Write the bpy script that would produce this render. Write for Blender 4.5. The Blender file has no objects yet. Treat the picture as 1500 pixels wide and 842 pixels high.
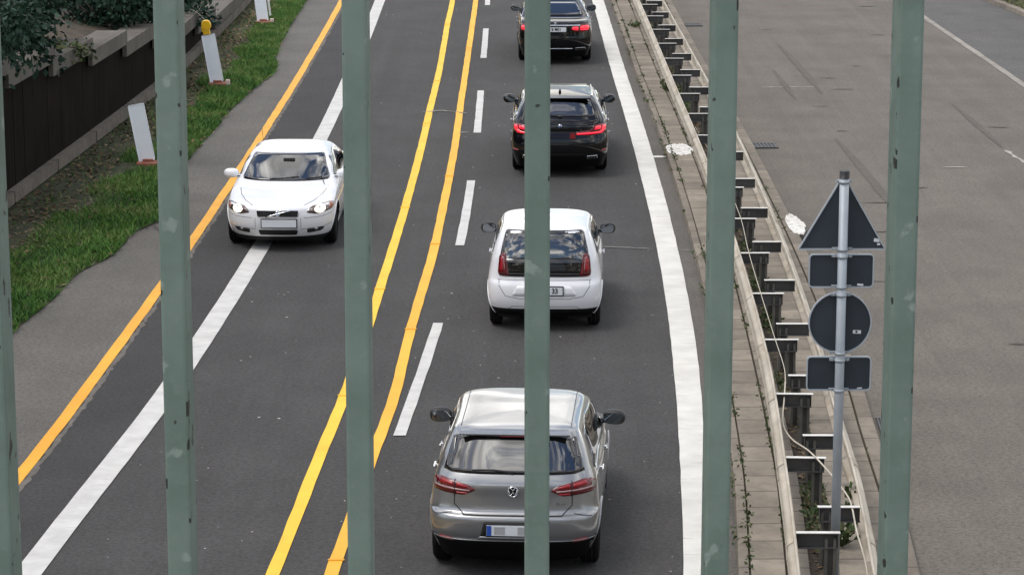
import bpy, bmesh, math, random
import numpy as np
from mathutils import Vector, Matrix
from mathutils.bvhtree import BVHTree
R = math.radians
random.seed(7)
scn = bpy.context.scene
COL = scn.collection

# ------------------------------------------------------------------ camera
F_PX = 4050.0
PITCH = math.atan(871.0 / F_PX)
CAM_H = 9.05 * math.cos(PITCH)
cam_d = bpy.data.cameras.new('camera')
cam = bpy.data.objects.new('camera', cam_d)
COL.objects.link(cam)
cam.location = (0, 0, CAM_H)
cam.rotation_euler = (math.pi / 2 - PITCH, 0, 0)
cam_d.sensor_width = 36.0
cam_d.lens = 36.0 * F_PX / 1500.0
cam_d.clip_start = 0.05
cam_d.clip_end = 3000
scn.camera = cam

# ------------------------------------------------------------------ world + sun (bright overcast with broken cloud)
SUN_EL, SUN_AZ = R(64), R(-112)     # azimuth measured from +Y towards +X
w = bpy.data.worlds.new('World'); scn.world = w; w.use_nodes = True
nt = w.node_tree; nt.nodes.clear()
def wn(t, **k):
    n = nt.nodes.new(t)
    for a, b in k.items(): setattr(n, a, b)
    return n
out = wn('ShaderNodeOutputWorld'); bg = wn('ShaderNodeBackground')
sky = wn('ShaderNodeTexSky', sky_type='NISHITA', sun_disc=False, sun_elevation=SUN_EL, sun_rotation=SUN_AZ)
tc = wn('ShaderNodeTexCoord'); mp = wn('ShaderNodeMapping')
mp.inputs['Scale'].default_value = (1.0, 1.0, 1.7)
mp.inputs['Location'].default_value = (0.35, 0.1, 0.2)
nz = wn('ShaderNodeTexNoise'); nz.inputs['Scale'].default_value = 4.2; nz.inputs['Detail'].default_value = 9; nz.inputs['Roughness'].default_value = .58
rp = wn('ShaderNodeValToRGB'); rp.color_ramp.elements[0].position = .45; rp.color_ramp.elements[1].position = .57
nz2 = wn('ShaderNodeTexNoise'); nz2.inputs['Scale'].default_value = 5.5; nz2.inputs['Detail'].default_value = 6
rp2 = wn('ShaderNodeValToRGB'); rp2.color_ramp.elements[0].position = .40; rp2.color_ramp.elements[1].position = .70
rp2.color_ramp.elements[0].color = (4.6, 4.5, 4.4, 1); rp2.color_ramp.elements[1].color = (24, 23, 21.5, 1)
mx = wn('ShaderNodeMix', data_type='RGBA')
L = nt.links.new
L(tc.outputs['Generated'], mp.inputs[0]); L(mp.outputs[0], nz.inputs['Vector']); L(mp.outputs[0], nz2.inputs['Vector'])
L(nz.outputs[0], rp.inputs[0]); L(nz2.outputs[0], rp2.inputs[0])
L(rp.outputs[0], mx.inputs[0]); L(sky.outputs[0], mx.inputs[6]); L(rp2.outputs[0], mx.inputs[7])
L(mx.outputs[2], bg.inputs[0]); bg.inputs[1].default_value = .13; L(bg.outputs[0], out.inputs[0])
sd = bpy.data.lights.new('sun', 'SUN'); sd.energy = 1.2; sd.angle = R(22); sd.color = (1, .96, .9)
so = bpy.data.objects.new('sun', sd); COL.objects.link(so)
sv = Vector((math.sin(SUN_AZ) * math.cos(SUN_EL), math.cos(SUN_AZ) * math.cos(SUN_EL), math.sin(SUN_EL)))
so.rotation_euler = sv.to_track_quat('Z', 'Y').to_euler()
so.location = sv * 100
scn.view_settings.view_transform = 'Standard'
scn.view_settings.look = 'None'
scn.view_settings.exposure = 0.38
scn.view_settings.gamma = 1.0
scn.view_settings.use_curve_mapping = False
scn.render.engine = 'CYCLES'

# ------------------------------------------------------------------ materials
def new_mat(name):
    m = bpy.data.materials.new(name); m.use_nodes = True
    b = m.node_tree.nodes['Principled BSDF']
    return m, m.node_tree, b
def simple(name, col, rough=.5, metal=0., coat=0., emit=None, es=0., spec=.5):
    m, t, b = new_mat(name)
    b.inputs['Base Color'].default_value = (*col, 1); b.inputs['Roughness'].default_value = rough
    b.inputs['Metallic'].default_value = metal; b.inputs['Coat Weight'].default_value = coat
    b.inputs['Coat Roughness'].default_value = .03
    b.inputs['Specular IOR Level'].default_value = spec
    if emit: b.inputs['Emission Color'].default_value = (*emit, 1); b.inputs['Emission Strength'].default_value = es
    return m
def noisy(name, c1, c2, scale=4., rough=.85, layers=(), bump=0., bscale=60., coord='Object', stretch=(1, 1, 1), metal=0., lo=.35, hi=.65, rnd=False, spec=.4):
    """two-tone noise base; layers: (scale, stretch, lo, hi, colour, amount)"""
    m, t, b = new_mat(name); N = t.nodes; K = t.links.new
    c = N.new('ShaderNodeTexCoord'); src = c.outputs[coord]
    if rnd:
        oi = N.new('ShaderNodeObjectInfo'); mu = N.new('ShaderNodeVectorMath'); mu.operation = 'MULTIPLY_ADD'
        mu.inputs[1].default_value = (1, 1, 1); K(src, mu.inputs[0])
        sc = N.new('ShaderNodeVectorMath'); sc.operation = 'SCALE'; sc.inputs[0].default_value = (37, 17, 23); K(oi.outputs['Random'], sc.inputs['Scale'])
        K(sc.outputs[0], mu.inputs[2]); src = mu.outputs[0]
    def noise(scale, stretch, lo, hi, det=6):
        mpn = N.new('ShaderNodeMapping'); mpn.inputs['Scale'].default_value = stretch; K(src, mpn.inputs[0])
        n = N.new('ShaderNodeTexNoise'); n.inputs['Scale'].default_value = scale; n.inputs['Detail'].default_value = det; n.inputs['Roughness'].default_value = .6
        K(mpn.outputs[0], n.inputs['Vector'])
        r = N.new('ShaderNodeMapRange'); r.inputs['From Min'].default_value = lo; r.inputs['From Max'].default_value = hi
        K(n.outputs[0], r.inputs['Value']); return r.outputs[0]
    mixn = N.new('ShaderNodeMix'); mixn.data_type = 'RGBA'
    mixn.inputs[6].default_value = (*c1, 1); mixn.inputs[7].default_value = (*c2, 1)
    K(noise(scale, stretch, lo, hi), mixn.inputs[0]); cur = mixn.outputs[2]
    for (s, st, l, h, col, amt) in layers:
        q = N.new('ShaderNodeMath'); q.operation = 'MULTIPLY'; q.inputs[1].default_value = amt; K(noise(s, st, l, h), q.inputs[0])
        mm = N.new('ShaderNodeMix'); mm.data_type = 'RGBA'; K(q.outputs[0], mm.inputs[0]); K(cur, mm.inputs[6]); mm.inputs[7].default_value = (*col, 1); cur = mm.outputs[2]
    K(cur, b.inputs['Base Color']); b.inputs['Roughness'].default_value = rough; b.inputs['Metallic'].default_value = metal
    b.inputs['Specular IOR Level'].default_value = spec
    if bump:
        bn = N.new('ShaderNodeTexNoise'); bn.inputs['Scale'].default_value = bscale; bn.inputs['Detail'].default_value = 4; K(src, bn.inputs['Vector'])
        bp = N.new('ShaderNodeBump'); bp.inputs['Strength'].default_value = bump; bp.inputs['Distance'].default_value = .01
        K(bn.outputs[0], bp.inputs['Height']); K(bp.outputs[0], b.inputs['Normal'])
    return m
ONE = (1, 1, 1)
LONG = (1.6, .06, 1)
def asphalt(name, c, streak=.25, pale=.3):
    d = tuple(v * .78 for v in c); l = tuple(v * 1.22 for v in c)
    return noisy(name, d, l, .55, .88, (
        (.9, LONG, .45, .72, tuple(v * .62 for v in c), streak),
        (1.3, (2.0, .05, 1), .5, .75, tuple(v * 1.5 for v in c), pale),
        (5, ONE, .55, .75, tuple(v * 1.35 for v in c), .25),
        (24, ONE, .47, .62, tuple(v * 1.6 for v in c), .55), (17, ONE, .47, .62, tuple(v * .5 for v in c), .6), (2.2, (1, .5, 1), .5, .7, tuple(v * .7 for v in c), .35), (55, ONE, .5, .72, tuple(v * 1.9 for v in c), .6),
        (40, ONE, .55, .75, tuple(v * .4 for v in c), .5)), bump=.5, bscale=90)
M = {}
M['asphalt'] = asphalt('asphalt_main', (.050, .0478, .0465), .5, .5)
M['asphalt_dark'] = asphalt('asphalt_fresh', (.039, .0375, .037), .15, .1)
M['asphalt_shoulder'] = asphalt('asphalt_shoulder', (.112, .104, .094))
M['asphalt_old'] = asphalt('asphalt_weathered', (.124, .109, .091), .5, .45)
M['asphalt_grey'] = asphalt('asphalt_far_lane', (.095, .09, .085), .2, .1)
M['tar'] = simple('tar', (.02, .02, .02), .6)
M['white_paint'] = noisy('road_white', (.50, .49, .47), (.62, .61, .59), 3, .7, ((9, (.25, 3, 1), .62, .74, (.28, .26, .24), .55), (60, ONE, .6, .75, (.35, .33, .3), .45), (1.2, (1, .3, 1), .5, .8, (.5, .47, .42), .4)), bump=.3, bscale=40)
M['white_thick'] = noisy('road_white_thick', (.58, .565, .525), (.70, .685, .64), 2, .7, ((5, (.25, 2.5, 1), .6, .66, (.38, .33, .27), .6), (40, ONE, .62, .75, (.4, .36, .3), .4), (.8, (1, .3, 1), .55, .8, (.6, .55, .48), .5)), bump=.5, bscale=14)
M['yellow_paint'] = noisy('road_yellow', (.80, .47, .025), (.90, .56, .04), 1.2, .6, ((50, ONE, .62, .78, (.45, .25, .03), .35), (2, (2, .4, 1), .6, .8, (.62, .34, .03), .4)))
M['orange_paint'] = noisy('road_orange', (.74, .34, .025), (.84, .42, .035), 1.2, .6, ((50, ONE, .62, .78, (.4, .2, .03), .35),))
M['concrete'] = noisy('kerb_concrete', (.24, .205, .165), (.34, .295, .24), 1.6, .9, ((6, ONE, .5, .7, (.16, .135, .105), .6), (40, ONE, .55, .75, (.12, .1, .08), .4)), bump=.5, bscale=40)
M['wall_cap'] = noisy('wall_coping', (.095, .083, .07), (.14, .125, .107), 1.3, .9, ((4, (1, 1, .3), .5, .7, (.09, .08, .065), .6),), bump=.3, bscale=30)
M['foot_beam'] = noisy('footing_concrete', (.12, .1, .08), (.18, .155, .125), 1.5, .9, ((5, ONE, .5, .7, (.06, .05, .04), .6),), bump=.4, bscale=30)
M['wall_dark'] = noisy('dark_boards', (.007, .0048, .0036), (.013, .009, .0068), 1.0, .9, ((3, (6, 6, .2), .5, .75, (.03, .021, .015), .5),), bump=.4, bscale=20, spec=.06)
M['soil'] = noisy('soil', (.035, .027, .019), (.075, .057, .04), 3, .95, ((20, ONE, .5, .7, (.11, .085, .06), .5),), bump=.8, bscale=25)
M['verge'] = noisy('verge_soil', (.025, .032, .014), (.05, .055, .025), 2, .95, ((9, ONE, .5, .7, (.05, .035, .022), .6),), bump=.8, bscale=25)
M['far_ground'] = noisy('far_ground', (.05, .06, .03), (.09, .09, .05), .1, .95)
M['steel'] = noisy('galvanised_beam', (.40, .35, .275), (.56, .50, .41), 1.2, .55, ((2.5, (3, .5, 3), .52, .72, (.30, .215, .125), .55), (14, ONE, .6, .75, (.22, .16, .10), .5)), metal=.25, bump=.15, bscale=30)
M['steel_dark'] = noisy('weathered_shaded_steel', (.055, .056, .058), (.10, .10, .10), 2, .5, ((12, ONE, .55, .75, (.16, .13, .10), .5),), metal=.3, rnd=True)  # spacer webs: their shade is put into this dark colour; stems and grates share it
M['steel_sky_lit'] = noisy('sky_lit_galvanised', (.60, .585, .55), (.74, .72, .67), 3, .5, ((9, ONE, .58, .75, (.35, .29, .21), .5),), metal=.1, rnd=True)  # same spacer steel, sky reflection on the top flange painted in as a lighter tone
M['post'] = noisy('weathered_post', (.09, .088, .08), (.15, .145, .13), 3, .6, ((9, (1, 1, .3), .5, .75, (.2, .19, .17), .4),), metal=.25, rnd=True)
M['pole'] = noisy('galvanised_pole', (.30, .335, .37), (.40, .43, .46), 2, .5, ((14, (1, 1, .15), .55, .8, (.22, .23, .25), .5),), metal=.2)
M['sign_back'] = noisy('sign_back', (.027, .036, .046), (.036, .046, .058), 2, .45, ((30, ONE, .6, .8, (.05, .06, .07), .3),))
M['sign_edge'] = simple('sign_edge', (.42, .46, .50), .45, .2)
M['black'] = simple('black_plastic', (.012, .012, .013), .5)
M['valance'] = simple('black_valance', (.004, .004, .004), .75, spec=.15)
M['rubber'] = noisy('tyre_rubber', (.004, .004, .004), (.010, .0095, .009), 6, .9, spec=.15)
M['sticker'] = simple('sticker', (.7, .72, .74), .5)
M['cable'] = noisy('cable', (.45, .40, .32), (.55, .5, .41), 4, .6)
M['baken'] = noisy('barrier_board', (.84, .88, .94), (.88, .92, .96), 2, .5, ((12, ONE, .6, .8, (.5, .53, .57), .3),))
M['red_foot'] = noisy('red_rubber', (.22, .075, .05), (.32, .13, .09), 6, .8)
M['lamp_yellow'] = simple('lamp_yellow', (.85, .50, .02), .25, coat=.5)
M['white_plastic'] = simple('white_plastic', (.75, .75, .72), .4)
def leaf_mat(name, cs, rough=.6):
    m, t, b = new_mat(name); N = t.nodes
    g = N.new('ShaderNodeNewGeometry'); r = N.new('ShaderNodeValToRGB')
    el = r.color_ramp.elements
    el[0].color = (*cs[0], 1); el[1].color = (*cs[-1], 1)
    for i, c in enumerate(cs[1:-1]):
        e = el.new((i + 1) / (len(cs) - 1)); e.color = (*c, 1)
    tcn = N.new('ShaderNodeTexCoord'); nn = N.new('ShaderNodeTexNoise'); nn.inputs['Scale'].default_value = .9; nn.inputs['Detail'].default_value = 4; t.links.new(tcn.outputs['Object'], nn.inputs['Vector'])
    m1 = N.new('ShaderNodeMapRange'); m1.inputs['From Min'].default_value = .3; m1.inputs['From Max'].default_value = .7; m1.inputs['To Min'].default_value = -.4; m1.inputs['To Max'].default_value = .4; t.links.new(nn.outputs[0], m1.inputs['Value'])
    ad = N.new('ShaderNodeMath'); ad.use_clamp = True; t.links.new(g.outputs['Random Per Island'], ad.inputs[0]); t.links.new(m1.outputs[0], ad.inputs[1])
    t.links.new(ad.outputs[0], r.inputs[0]); t.links.new(r.outputs[0], b.inputs['Base Color'])
    b.inputs['Roughness'].default_value = rough; b.inputs['Specular IOR Level'].default_value = .2
    return m
M['grass'] = leaf_mat('grass_blades', [(.022, .07, .013), (.045, .125, .02), (.075, .18, .028), (.115, .21, .042), (.17, .20, .07)])
M['litter'] = leaf_mat('leaf_litter', [(.05, .032, .02), (.10, .065, .038), (.16, .11, .06), (.22, .17, .11)], .8)
M['shrub'] = leaf_mat('shrub_leaves', [(.006, .018, .012), (.010, .028, .018), (.016, .042, .027), (.026, .058, .036)], .55)
M['branch_leaf'] = leaf_mat('branch_leaves', [(.035, .06, .02), (.06, .085, .03), (.11, .12, .05), (.04, .065, .03)])
M['weed'] = leaf_mat('weed_leaves', [(.035, .06, .02), (.055, .09, .03), (.10, .12, .055), (.17, .16, .09)])
M['bark'] = noisy('bark', (.05, .04, .03), (.09, .07, .05), 8, .9)
M['specks'] = leaf_mat('specks', [(.3, .28, .25), (.5, .48, .44), (.7, .68, .64)], .8)

# railing paint: worn green with dark chips and pale scuffs
def rail_paint():
    m, t, b = new_mat('green_railing_paint'); N = t.nodes; K = t.links.new
    c = N.new('ShaderNodeTexCoord'); oi = N.new('ShaderNodeObjectInfo')
    sc = N.new('ShaderNodeVectorMath'); sc.operation = 'SCALE'; sc.inputs[0].default_value = (37, 17, 23); K(oi.outputs['Random'], sc.inputs['Scale'])
    ad = N.new('ShaderNodeVectorMath'); K(c.outputs['Object'], ad.inputs[0]); K(sc.outputs[0], ad.inputs[1]); src = ad.outputs[0]
    def noise(s, lo, hi, det=6):
        n = N.new('ShaderNodeTexNoise'); n.inputs['Scale'].default_value = s; n.inputs['Detail'].default_value = det; K(src, n.inputs['Vector'])
        r = N.new('ShaderNodeMapRange'); r.inputs['From Min'].default_value = lo; r.inputs['From Max'].default_value = hi; K(n.outputs[0], r.inputs['Value']); return r.outputs[0], n.outputs[0]
    def mix(fac, a, bb):
        x = N.new('ShaderNodeMix'); x.data_type = 'RGBA'
        K(fac, x.inputs[0])
        for i, v in ((6, a), (7, bb)):
            if isinstance(v, tuple): x.inputs[i].default_value = (*v, 1)
            else: K(v, x.inputs[i])
        return x.outputs[2]
    def mul(a, bb):
        x = N.new('ShaderNodeMath'); x.operation = 'MULTIPLY'
        for i, v in ((0, a), (1, bb)):
            if isinstance(v, float): x.inputs[i].default_value = v
            else: K(v, x.inputs[i])
        return x.outputs[0]
    f1, _ = noise(18, .35, .65); col = mix(f1, (.116, .167, .145), (.153, .210, .186))
    f2, _ = noise(120, .55, .75); col = mix(mul(f2, .3), col, (.19, .25, .22))
    f3, _ = noise(42, .66, .70); col = mix(mul(f3, .5), col, (.30, .36, .33))
    # chips: along edges (pointiness-free: object x close to the edge), irregular shape
    sx = N.new('ShaderNodeSeparateXYZ'); K(c.outputs['Object'], sx.inputs[0])
    ab = N.new('ShaderNodeMath'); ab.operation = 'ABSOLUTE'; K(sx.outputs[0], ab.inputs[0])
    eg = N.new('ShaderNodeMapRange'); eg.inputs['From Min'].default_value = .0055; eg.inputs['From Max'].default_value = .0089; K(ab.outputs[0], eg.inputs['Value'])
    f4, raw = noise(55, .65, .67, 3); chips = mul(f4, eg.outputs[0])
    st = N.new('ShaderNodeMath'); st.operation = 'GREATER_THAN'; st.inputs[1].default_value = .55; K(chips, st.inputs[0])
    col = mix(st.outputs[0], col, (.018, .022, .020))
    f5, _ = noise(70, .73, .745, 2); col = mix(f5, col, (.03, .035, .032))
    K(col, b.inputs['Base Color']); b.inputs['Roughness'].default_value = .5
    n = N.new('ShaderNodeTexNoise'); n.inputs['Scale'].default_value = 60; n.inputs['Detail'].default_value = 6; K(src, n.inputs['Vector'])
    bp = N.new('ShaderNodeBump'); bp.inputs['Strength'].default_value = .3; bp.inputs['Distance'].default_value = .003; K(n.outputs[0], bp.inputs['Height']); K(bp.outputs[0], b.inputs['Normal'])
    return m
M['rail'] = rail_paint()

def glass(name, tint, ior=1.75):
    m = bpy.data.materials.new(name); m.use_nodes = True; t = m.node_tree; t.nodes.clear(); N = t.nodes; K = t.links.new
    o = N.new('ShaderNodeOutputMaterial'); mxs = N.new('ShaderNodeMixShader'); fr = N.new('ShaderNodeFresnel'); fr.inputs[0].default_value = ior
    tr = N.new('ShaderNodeBsdfTransparent'); tr.inputs[0].default_value = (*tint, 1)
    gl = N.new('ShaderNodeBsdfGlossy'); gl.inputs['Roughness'].default_value = .01; gl.inputs[0].default_value = (.95, .97, 1, 1)
    K(fr.outputs[0], mxs.inputs[0]); K(tr.outputs[0], mxs.inputs[1]); K(gl.outputs[0], mxs.inputs[2]); K(mxs.outputs[0], o.inputs[0]); return m
M['glass_dark'] = glass('privacy_glass', (.018, .02, .023), 2.3)
M['glass'] = glass('car_glass', (.78, .82, .82), 1.55)
M['glass_pale'] = glass('pale_glass', (.75, .8, .8), 2.3)
def car_paint(name, col, metal=0., rough=.35, flake=False):
    m, t, b = new_mat(name); b.inputs['Base Color'].default_value = (*col, 1)
    b.inputs['Metallic'].default_value = metal; b.inputs['Roughness'].default_value = rough
    b.inputs['Coat Weight'].default_value = 1; b.inputs['Coat Roughness'].default_value = .04
    N = t.nodes; n = N.new('ShaderNodeTexNoise'); n.inputs['Scale'].default_value = 2.2; n.inputs['Detail'].default_value = 5
    c = N.new('ShaderNodeTexCoord'); t.links.new(c.outputs['Object'], n.inputs['Vector'])
    r = N.new('ShaderNodeMapRange'); r.inputs['To Min'].default_value = rough * .85; r.inputs['To Max'].default_value = rough * 1.2
    t.links.new(n.outputs[0], r.inputs['Value']); t.links.new(r.outputs[0], b.inputs['Roughness'])
    return m
M['p_white'] = car_paint('white_car_paint', (.80, .80, .82))
M['p_silver'] = car_paint('silver_car_paint', (.285, .29, .298), .75, .30)
M['p_black'] = car_paint('black_car_paint', (.004, .004, .005), 0, .3); M['p_black'].node_tree.nodes['Principled BSDF'].inputs['Specular IOR Level'].default_value = 0
M['chrome'] = simple('chrome', (.75, .76, .78), .12, 1.)
M['alloy'] = simple('alloy', (.45, .45, .46), .3, .9)
M['mirror'] = simple('mirror_glass', (.22, .24, .26), .03, 1.)
M['frit'] = simple('black_glass_border', (.006, .006, .007), .06, coat=1)
M['gap'] = simple('panel_gap', (.006, .006, .006), .7)
M['tail_dark'] = simple('tail_lamp_red', (.11, .002, .005), .25, coat=.4)
M['tail_mid'] = simple('tail_lamp_bright_red', (.30, .006, .012), .3, coat=.3)
M['tail_white'] = simple('tail_lamp_clear', (.42, .26, .26), .25, coat=.3)
M['tail_lit'] = simple('tail_lamp_lit', (.5, .01, .02), .2, coat=1, emit=(1, .02, .05), es=.75)
M['reflector'] = simple('red_reflector', (.30, .02, .02), .2, coat=1)
M['head_lit'] = simple('head_lamp_lit', (.9, .9, .85), .2, emit=(1, .86, .62), es=2.6)
M['head_glass'] = simple('head_lamp_housing', (.16, .12, .11), .12, .6, coat=1)
M['amber'] = simple('amber_lamp', (.32, .09, .05), .15, coat=1)
M['plate'] = simple('number_plate', (.66, .68, .70), .4)
M['plate_grey'] = simple('number_plate_smudge', (.36, .36, .37), .5)
M['plate_blue'] = simple('number_plate_blue', (.02, .08, .38), .4)
M['plate_navy'] = simple('number_plate_navy', (.006, .010, .024), .4)
M['plate_red'] = simple('number_plate_red', (.22, .01, .012), .4)
M['ink'] = simple('number_ink', (.01, .01, .012), .5)
M['blue_badge'] = simple('blue_badge', (.03, .12, .4), .3)
M['seat_dark'] = noisy('seat_cloth', (.03, .03, .032), (.055, .055, .06), 8, .8)
M['seat_light'] = noisy('light_upholstery', (.30, .29, .27), (.4, .39, .36), 8, .7)

# ------------------------------------------------------------------ helpers
def tag(o, label=None, cat=None, group=None, kind=None):
    if label: o['label'] = label
    if cat: o['category'] = cat
    if group: o['group'] = group
    if kind: o['kind'] = kind
    return o
def obj(name, bm, mats, parent=None, smooth=False, recalc=False):
    me = bpy.data.meshes.new(name)
    if recalc: bmesh.ops.recalc_face_normals(bm, faces=bm.faces[:])
    if smooth:
        for f in bm.faces: f.smooth = True
    bm.to_mesh(me); bm.free()
    for m in (mats if isinstance(mats, (list, tuple)) else [mats]): me.materials.append(m)
    o = bpy.data.objects.new(name, me); COL.objects.link(o); o.parent = parent
    return o
def mesh_obj(name, verts, faces, mats, parent=None, smooth=False, uvs=None):
    me = bpy.data.meshes.new(name); me.from_pydata(verts, [], faces)
    for m in (mats if isinstance(mats, (list, tuple)) else [mats]): me.materials.append(m)
    if uvs:
        ul = me.uv_layers.new()
        for lp in me.loops: ul.data[lp.index].uv = uvs[lp.vertex_index]
    if smooth: me.polygons.foreach_set('use_smooth', [True] * len(me.polygons))
    o = bpy.data.objects.new(name, me); COL.objects.link(o); o.parent = parent
    return o
def empty(name, loc, rz=0, parent=None):
    o = bpy.data.objects.new(name, None); COL.objects.link(o); o.location = loc; o.rotation_euler = (0, 0, rz); o.empty_display_size = .3
    o.parent = parent
    return o
def box(bm, c, s, rot=None, bev=0., mi=0):
    r = bmesh.ops.create_cube(bm, size=1)
    vs = r['verts']; mtx = Matrix.Translation(c) @ (rot.to_4x4() if rot else Matrix()) @ Matrix.Diagonal((*s, 1))
    bmesh.ops.transform(bm, matrix=mtx, verts=vs)
    fs = list({f for v in vs for f in v.link_faces})
    for f in fs: f.material_index = mi
    if bev:
        es = list({e for v in vs for e in v.link_edges})
        bmesh.ops.bevel(bm, geom=es, offset=bev, segments=2, affect='EDGES', profile=.6)
def tube(bm, pts, r, n=10, caps=True, mi=0):
    pts = [Vector(p) for p in pts]; rings = []
    rs = r if isinstance(r, (list, tuple)) else [r] * len(pts)
    for i, p in enumerate(pts):
        d = (pts[min(i + 1, len(pts) - 1)] - pts[max(i - 1, 0)]).normalized()
        a = d.cross(Vector((0, 0, 1)) if abs(d.z) < .95 else Vector((0, 1, 0))).normalized(); b = d.cross(a)
        rings.append([bm.verts.new(p + (a * math.cos(t) + b * math.sin(t)) * rs[i]) for t in [2 * math.pi * k / n for k in range(n)]])
    for i in range(len(pts) - 1):
        for k in range(n):
            f = bm.faces.new((rings[i][k], rings[i][(k + 1) % n], rings[i + 1][(k + 1) % n], rings[i + 1][k])); f.material_index = mi; f.smooth = True
    if caps:
        bm.faces.new(rings[0][::-1]).material_index = mi; bm.faces.new(rings[-1]).material_index = mi
def lathe(bm, prof, axis='x', n=32, mi=0, c=(0, 0, 0)):
    c = Vector(c); rings = []
    for (a, r) in prof:
        ring = []
        for k in range(n):
            t = 2 * math.pi * k / n
            p = Vector((a, r * math.cos(t), r * math.sin(t))) if axis == 'x' else Vector((r * math.cos(t), r * math.sin(t), a)) if axis == 'z' else Vector((r * math.cos(t), a, r * math.sin(t)))
            ring.append(bm.verts.new(c + p))
        rings.append(ring)
    for i in range(len(prof) - 1):
        for k in range(n):
            f = bm.faces.new((rings[i][k], rings[i][(k + 1) % n], rings[i + 1][(k + 1) % n], rings[i + 1][k])); f.material_index = mi; f.smooth = True
    for ring in (rings[0], rings[-1]):
        try: bm.faces.new(ring).material_index = mi
        except ValueError: pass
def blob(bm, c, r, e=2.6, nu=18, nv=12, rot=None, mi=0):
    """superellipsoid"""
    def pw(v, p): return math.copysign(abs(v) ** p, v)
    q = 2 / e; c = Vector(c); rows = []
    for j in range(nv + 1):
        ph = -math.pi / 2 + math.pi * j / nv; row = []
        for i in range(nu):
            th = 2 * math.pi * i / nu
            p = Vector((r[0] * pw(math.cos(ph), q) * pw(math.cos(th), q), r[1] * pw(math.cos(ph), q) * pw(math.sin(th), q), r[2] * pw(math.sin(ph), q)))
            if rot: p = rot @ p
            row.append(bm.verts.new(c + p))
        rows.append(row)
    for j in range(nv):
        for i in range(nu):
            f = bm.faces.new((rows[j][i], rows[j][(i + 1) % nu], rows[j + 1][(i + 1) % nu], rows[j + 1][i])); f.material_index = mi; f.smooth = True
    bmesh.ops.remove_doubles(bm, verts=[v for r_ in (rows[0], rows[-1]) for v in r_], dist=1e-5)
class Curve:
    """x as a smooth function of Y through knots"""
    def __init__(s, k): s.k = sorted([(b, a) for a, b in k])
    def __call__(s, Y):
        k = s.k
        if Y <= k[0][0]: i = 0
        elif Y >= k[-1][0]: i = len(k) - 2
        else:
            i = max(j for j in range(len(k) - 1) if k[j][0] <= Y)
        def sl(j):
            a, b = max(j - 1, 0), min(j + 1, len(k) - 1); return (k[b][1] - k[a][1]) / (k[b][0] - k[a][0])
        h = k[i + 1][0] - k[i][0]; t = (Y - k[i][0]) / h
        if t < 0: return k[0][1] + sl(0) * (Y - k[0][0])
        if t > 1: return k[-1][1] + sl(len(k) - 1) * (Y - k[-1][0])
        m0, m1 = sl(i) * h, sl(i + 1) * h
        return (2 * t**3 - 3 * t * t + 1) * k[i][1] + (t**3 - 2 * t * t + t) * m0 + (-2 * t**3 + 3 * t * t) * k[i + 1][1] + (t**3 - t * t) * m1
    def slope(s, Y): return (s(Y + .2) - s(Y - .2)) / .4
def fr(a, b, st):
    n = max(1, round((b - a) / st)); return [a + (b - a) * i / n for i in range(n + 1)]
def ribbon(name, cols, Y0, Y1, st, mats, parent=None, wob=0.):
    """cols: list of (x(Y), z(Y) or z); consecutive columns are joined by a strip"""
    Ys = fr(Y0, Y1, st); V = []; UV = []; Fc = []; n = len(cols)
    for Y in Ys:
        for c, (x, z) in enumerate(cols):
            xx = (x(Y) if callable(x) else x); zz = z(Y) if callable(z) else z
            if wob and c in (0, n - 1): xx += random.uniform(-wob, wob)
            V.append((xx, Y, zz)); UV.append((xx - (cols[0][0](Y) if callable(cols[0][0]) else cols[0][0]), Y))
    for i in range(len(Ys) - 1):
        for c in range(n - 1):
            a = i * n + c; Fc.append((a, a + 1, a + n + 1, a + n))
    return mesh_obj(name, V, Fc, mats, parent, uvs=UV)
def struct(o): o['kind'] = 'structure'; return o
def off(c, d): return lambda Y: c(Y) + d

# ------------------------------------------------------------------ alignment (metres, back-projected from the measured photograph)
cA = Curve([(-7.9, 5), (-6.3, 20), (-5.68, 31.04), (-5.38, 40), (-5.22, 48), (-5.10, 57), (-5.02, 66), (-5.0, 81), (-5.15, 100), (-6.2, 150)])
cB = Curve([(-6.8, 5), (-5.32, 21), (-4.96, 27.4), (-4.47, 34.6), (-4.10, 44.3), (-3.92, 53), (-3.84, 62), (-3.88, 81.4), (-4.05, 100), (-5.1, 150)])
cC = Curve([(-4.3, 5), (-2.86, 20), (-2.46, 27.1), (-2.29, 31.4), (-2.15, 34.7), (-2.04, 39.3), (-1.89, 47.1), (-1.81, 53.7), (-1.78, 59.5), (-1.74, 66.1), (-1.76, 75.1), (-1.75, 81.4), (-1.9, 100), (-3, 150)])
cD = Curve([(-3.6, 5), (-2.25, 20), (-1.86, 27.1), (-1.78, 28.7), (-1.65, 31.7), (-1.52, 34.3), (-1.44, 38.3), (-1.29, 43.2), (-1.22, 47.1), (-1.145, 53.7), (-1.13, 59.5), (-1.10, 68), (-1.08, 75.1), (-1.07, 81.4), (-1.25, 100), (-2.3, 150)])
cE = Curve([(-3.35, 5), (-2.15, 20), (-1.38, 32.46), (-1.06, 38.7), (-.85, 44.7), (-.755, 50.7), (-.715, 56.6), (-.71, 62.5), (-.71, 80), (-.85, 100), (-1.9, 150)])
cFl = Curve([(-.05, 5), (1.25, 20), (1.76, 27.1), (1.95, 30.8), (2.13, 35), (2.29, 40.2), (2.38, 46), (2.41, 52), (2.41, 58), (2.37, 67), (2.35, 81), (2.2, 100), (1.1, 150)])
cK = Curve([(.5, 5), (1.8, 20), (2.31, 27.1), (2.55, 31), (2.86, 40.3), (2.95, 45.3), (2.99, 51), (2.98, 58), (2.92, 65), (2.88, 81.4), (2.75, 100), (1.7, 150)])
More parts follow.
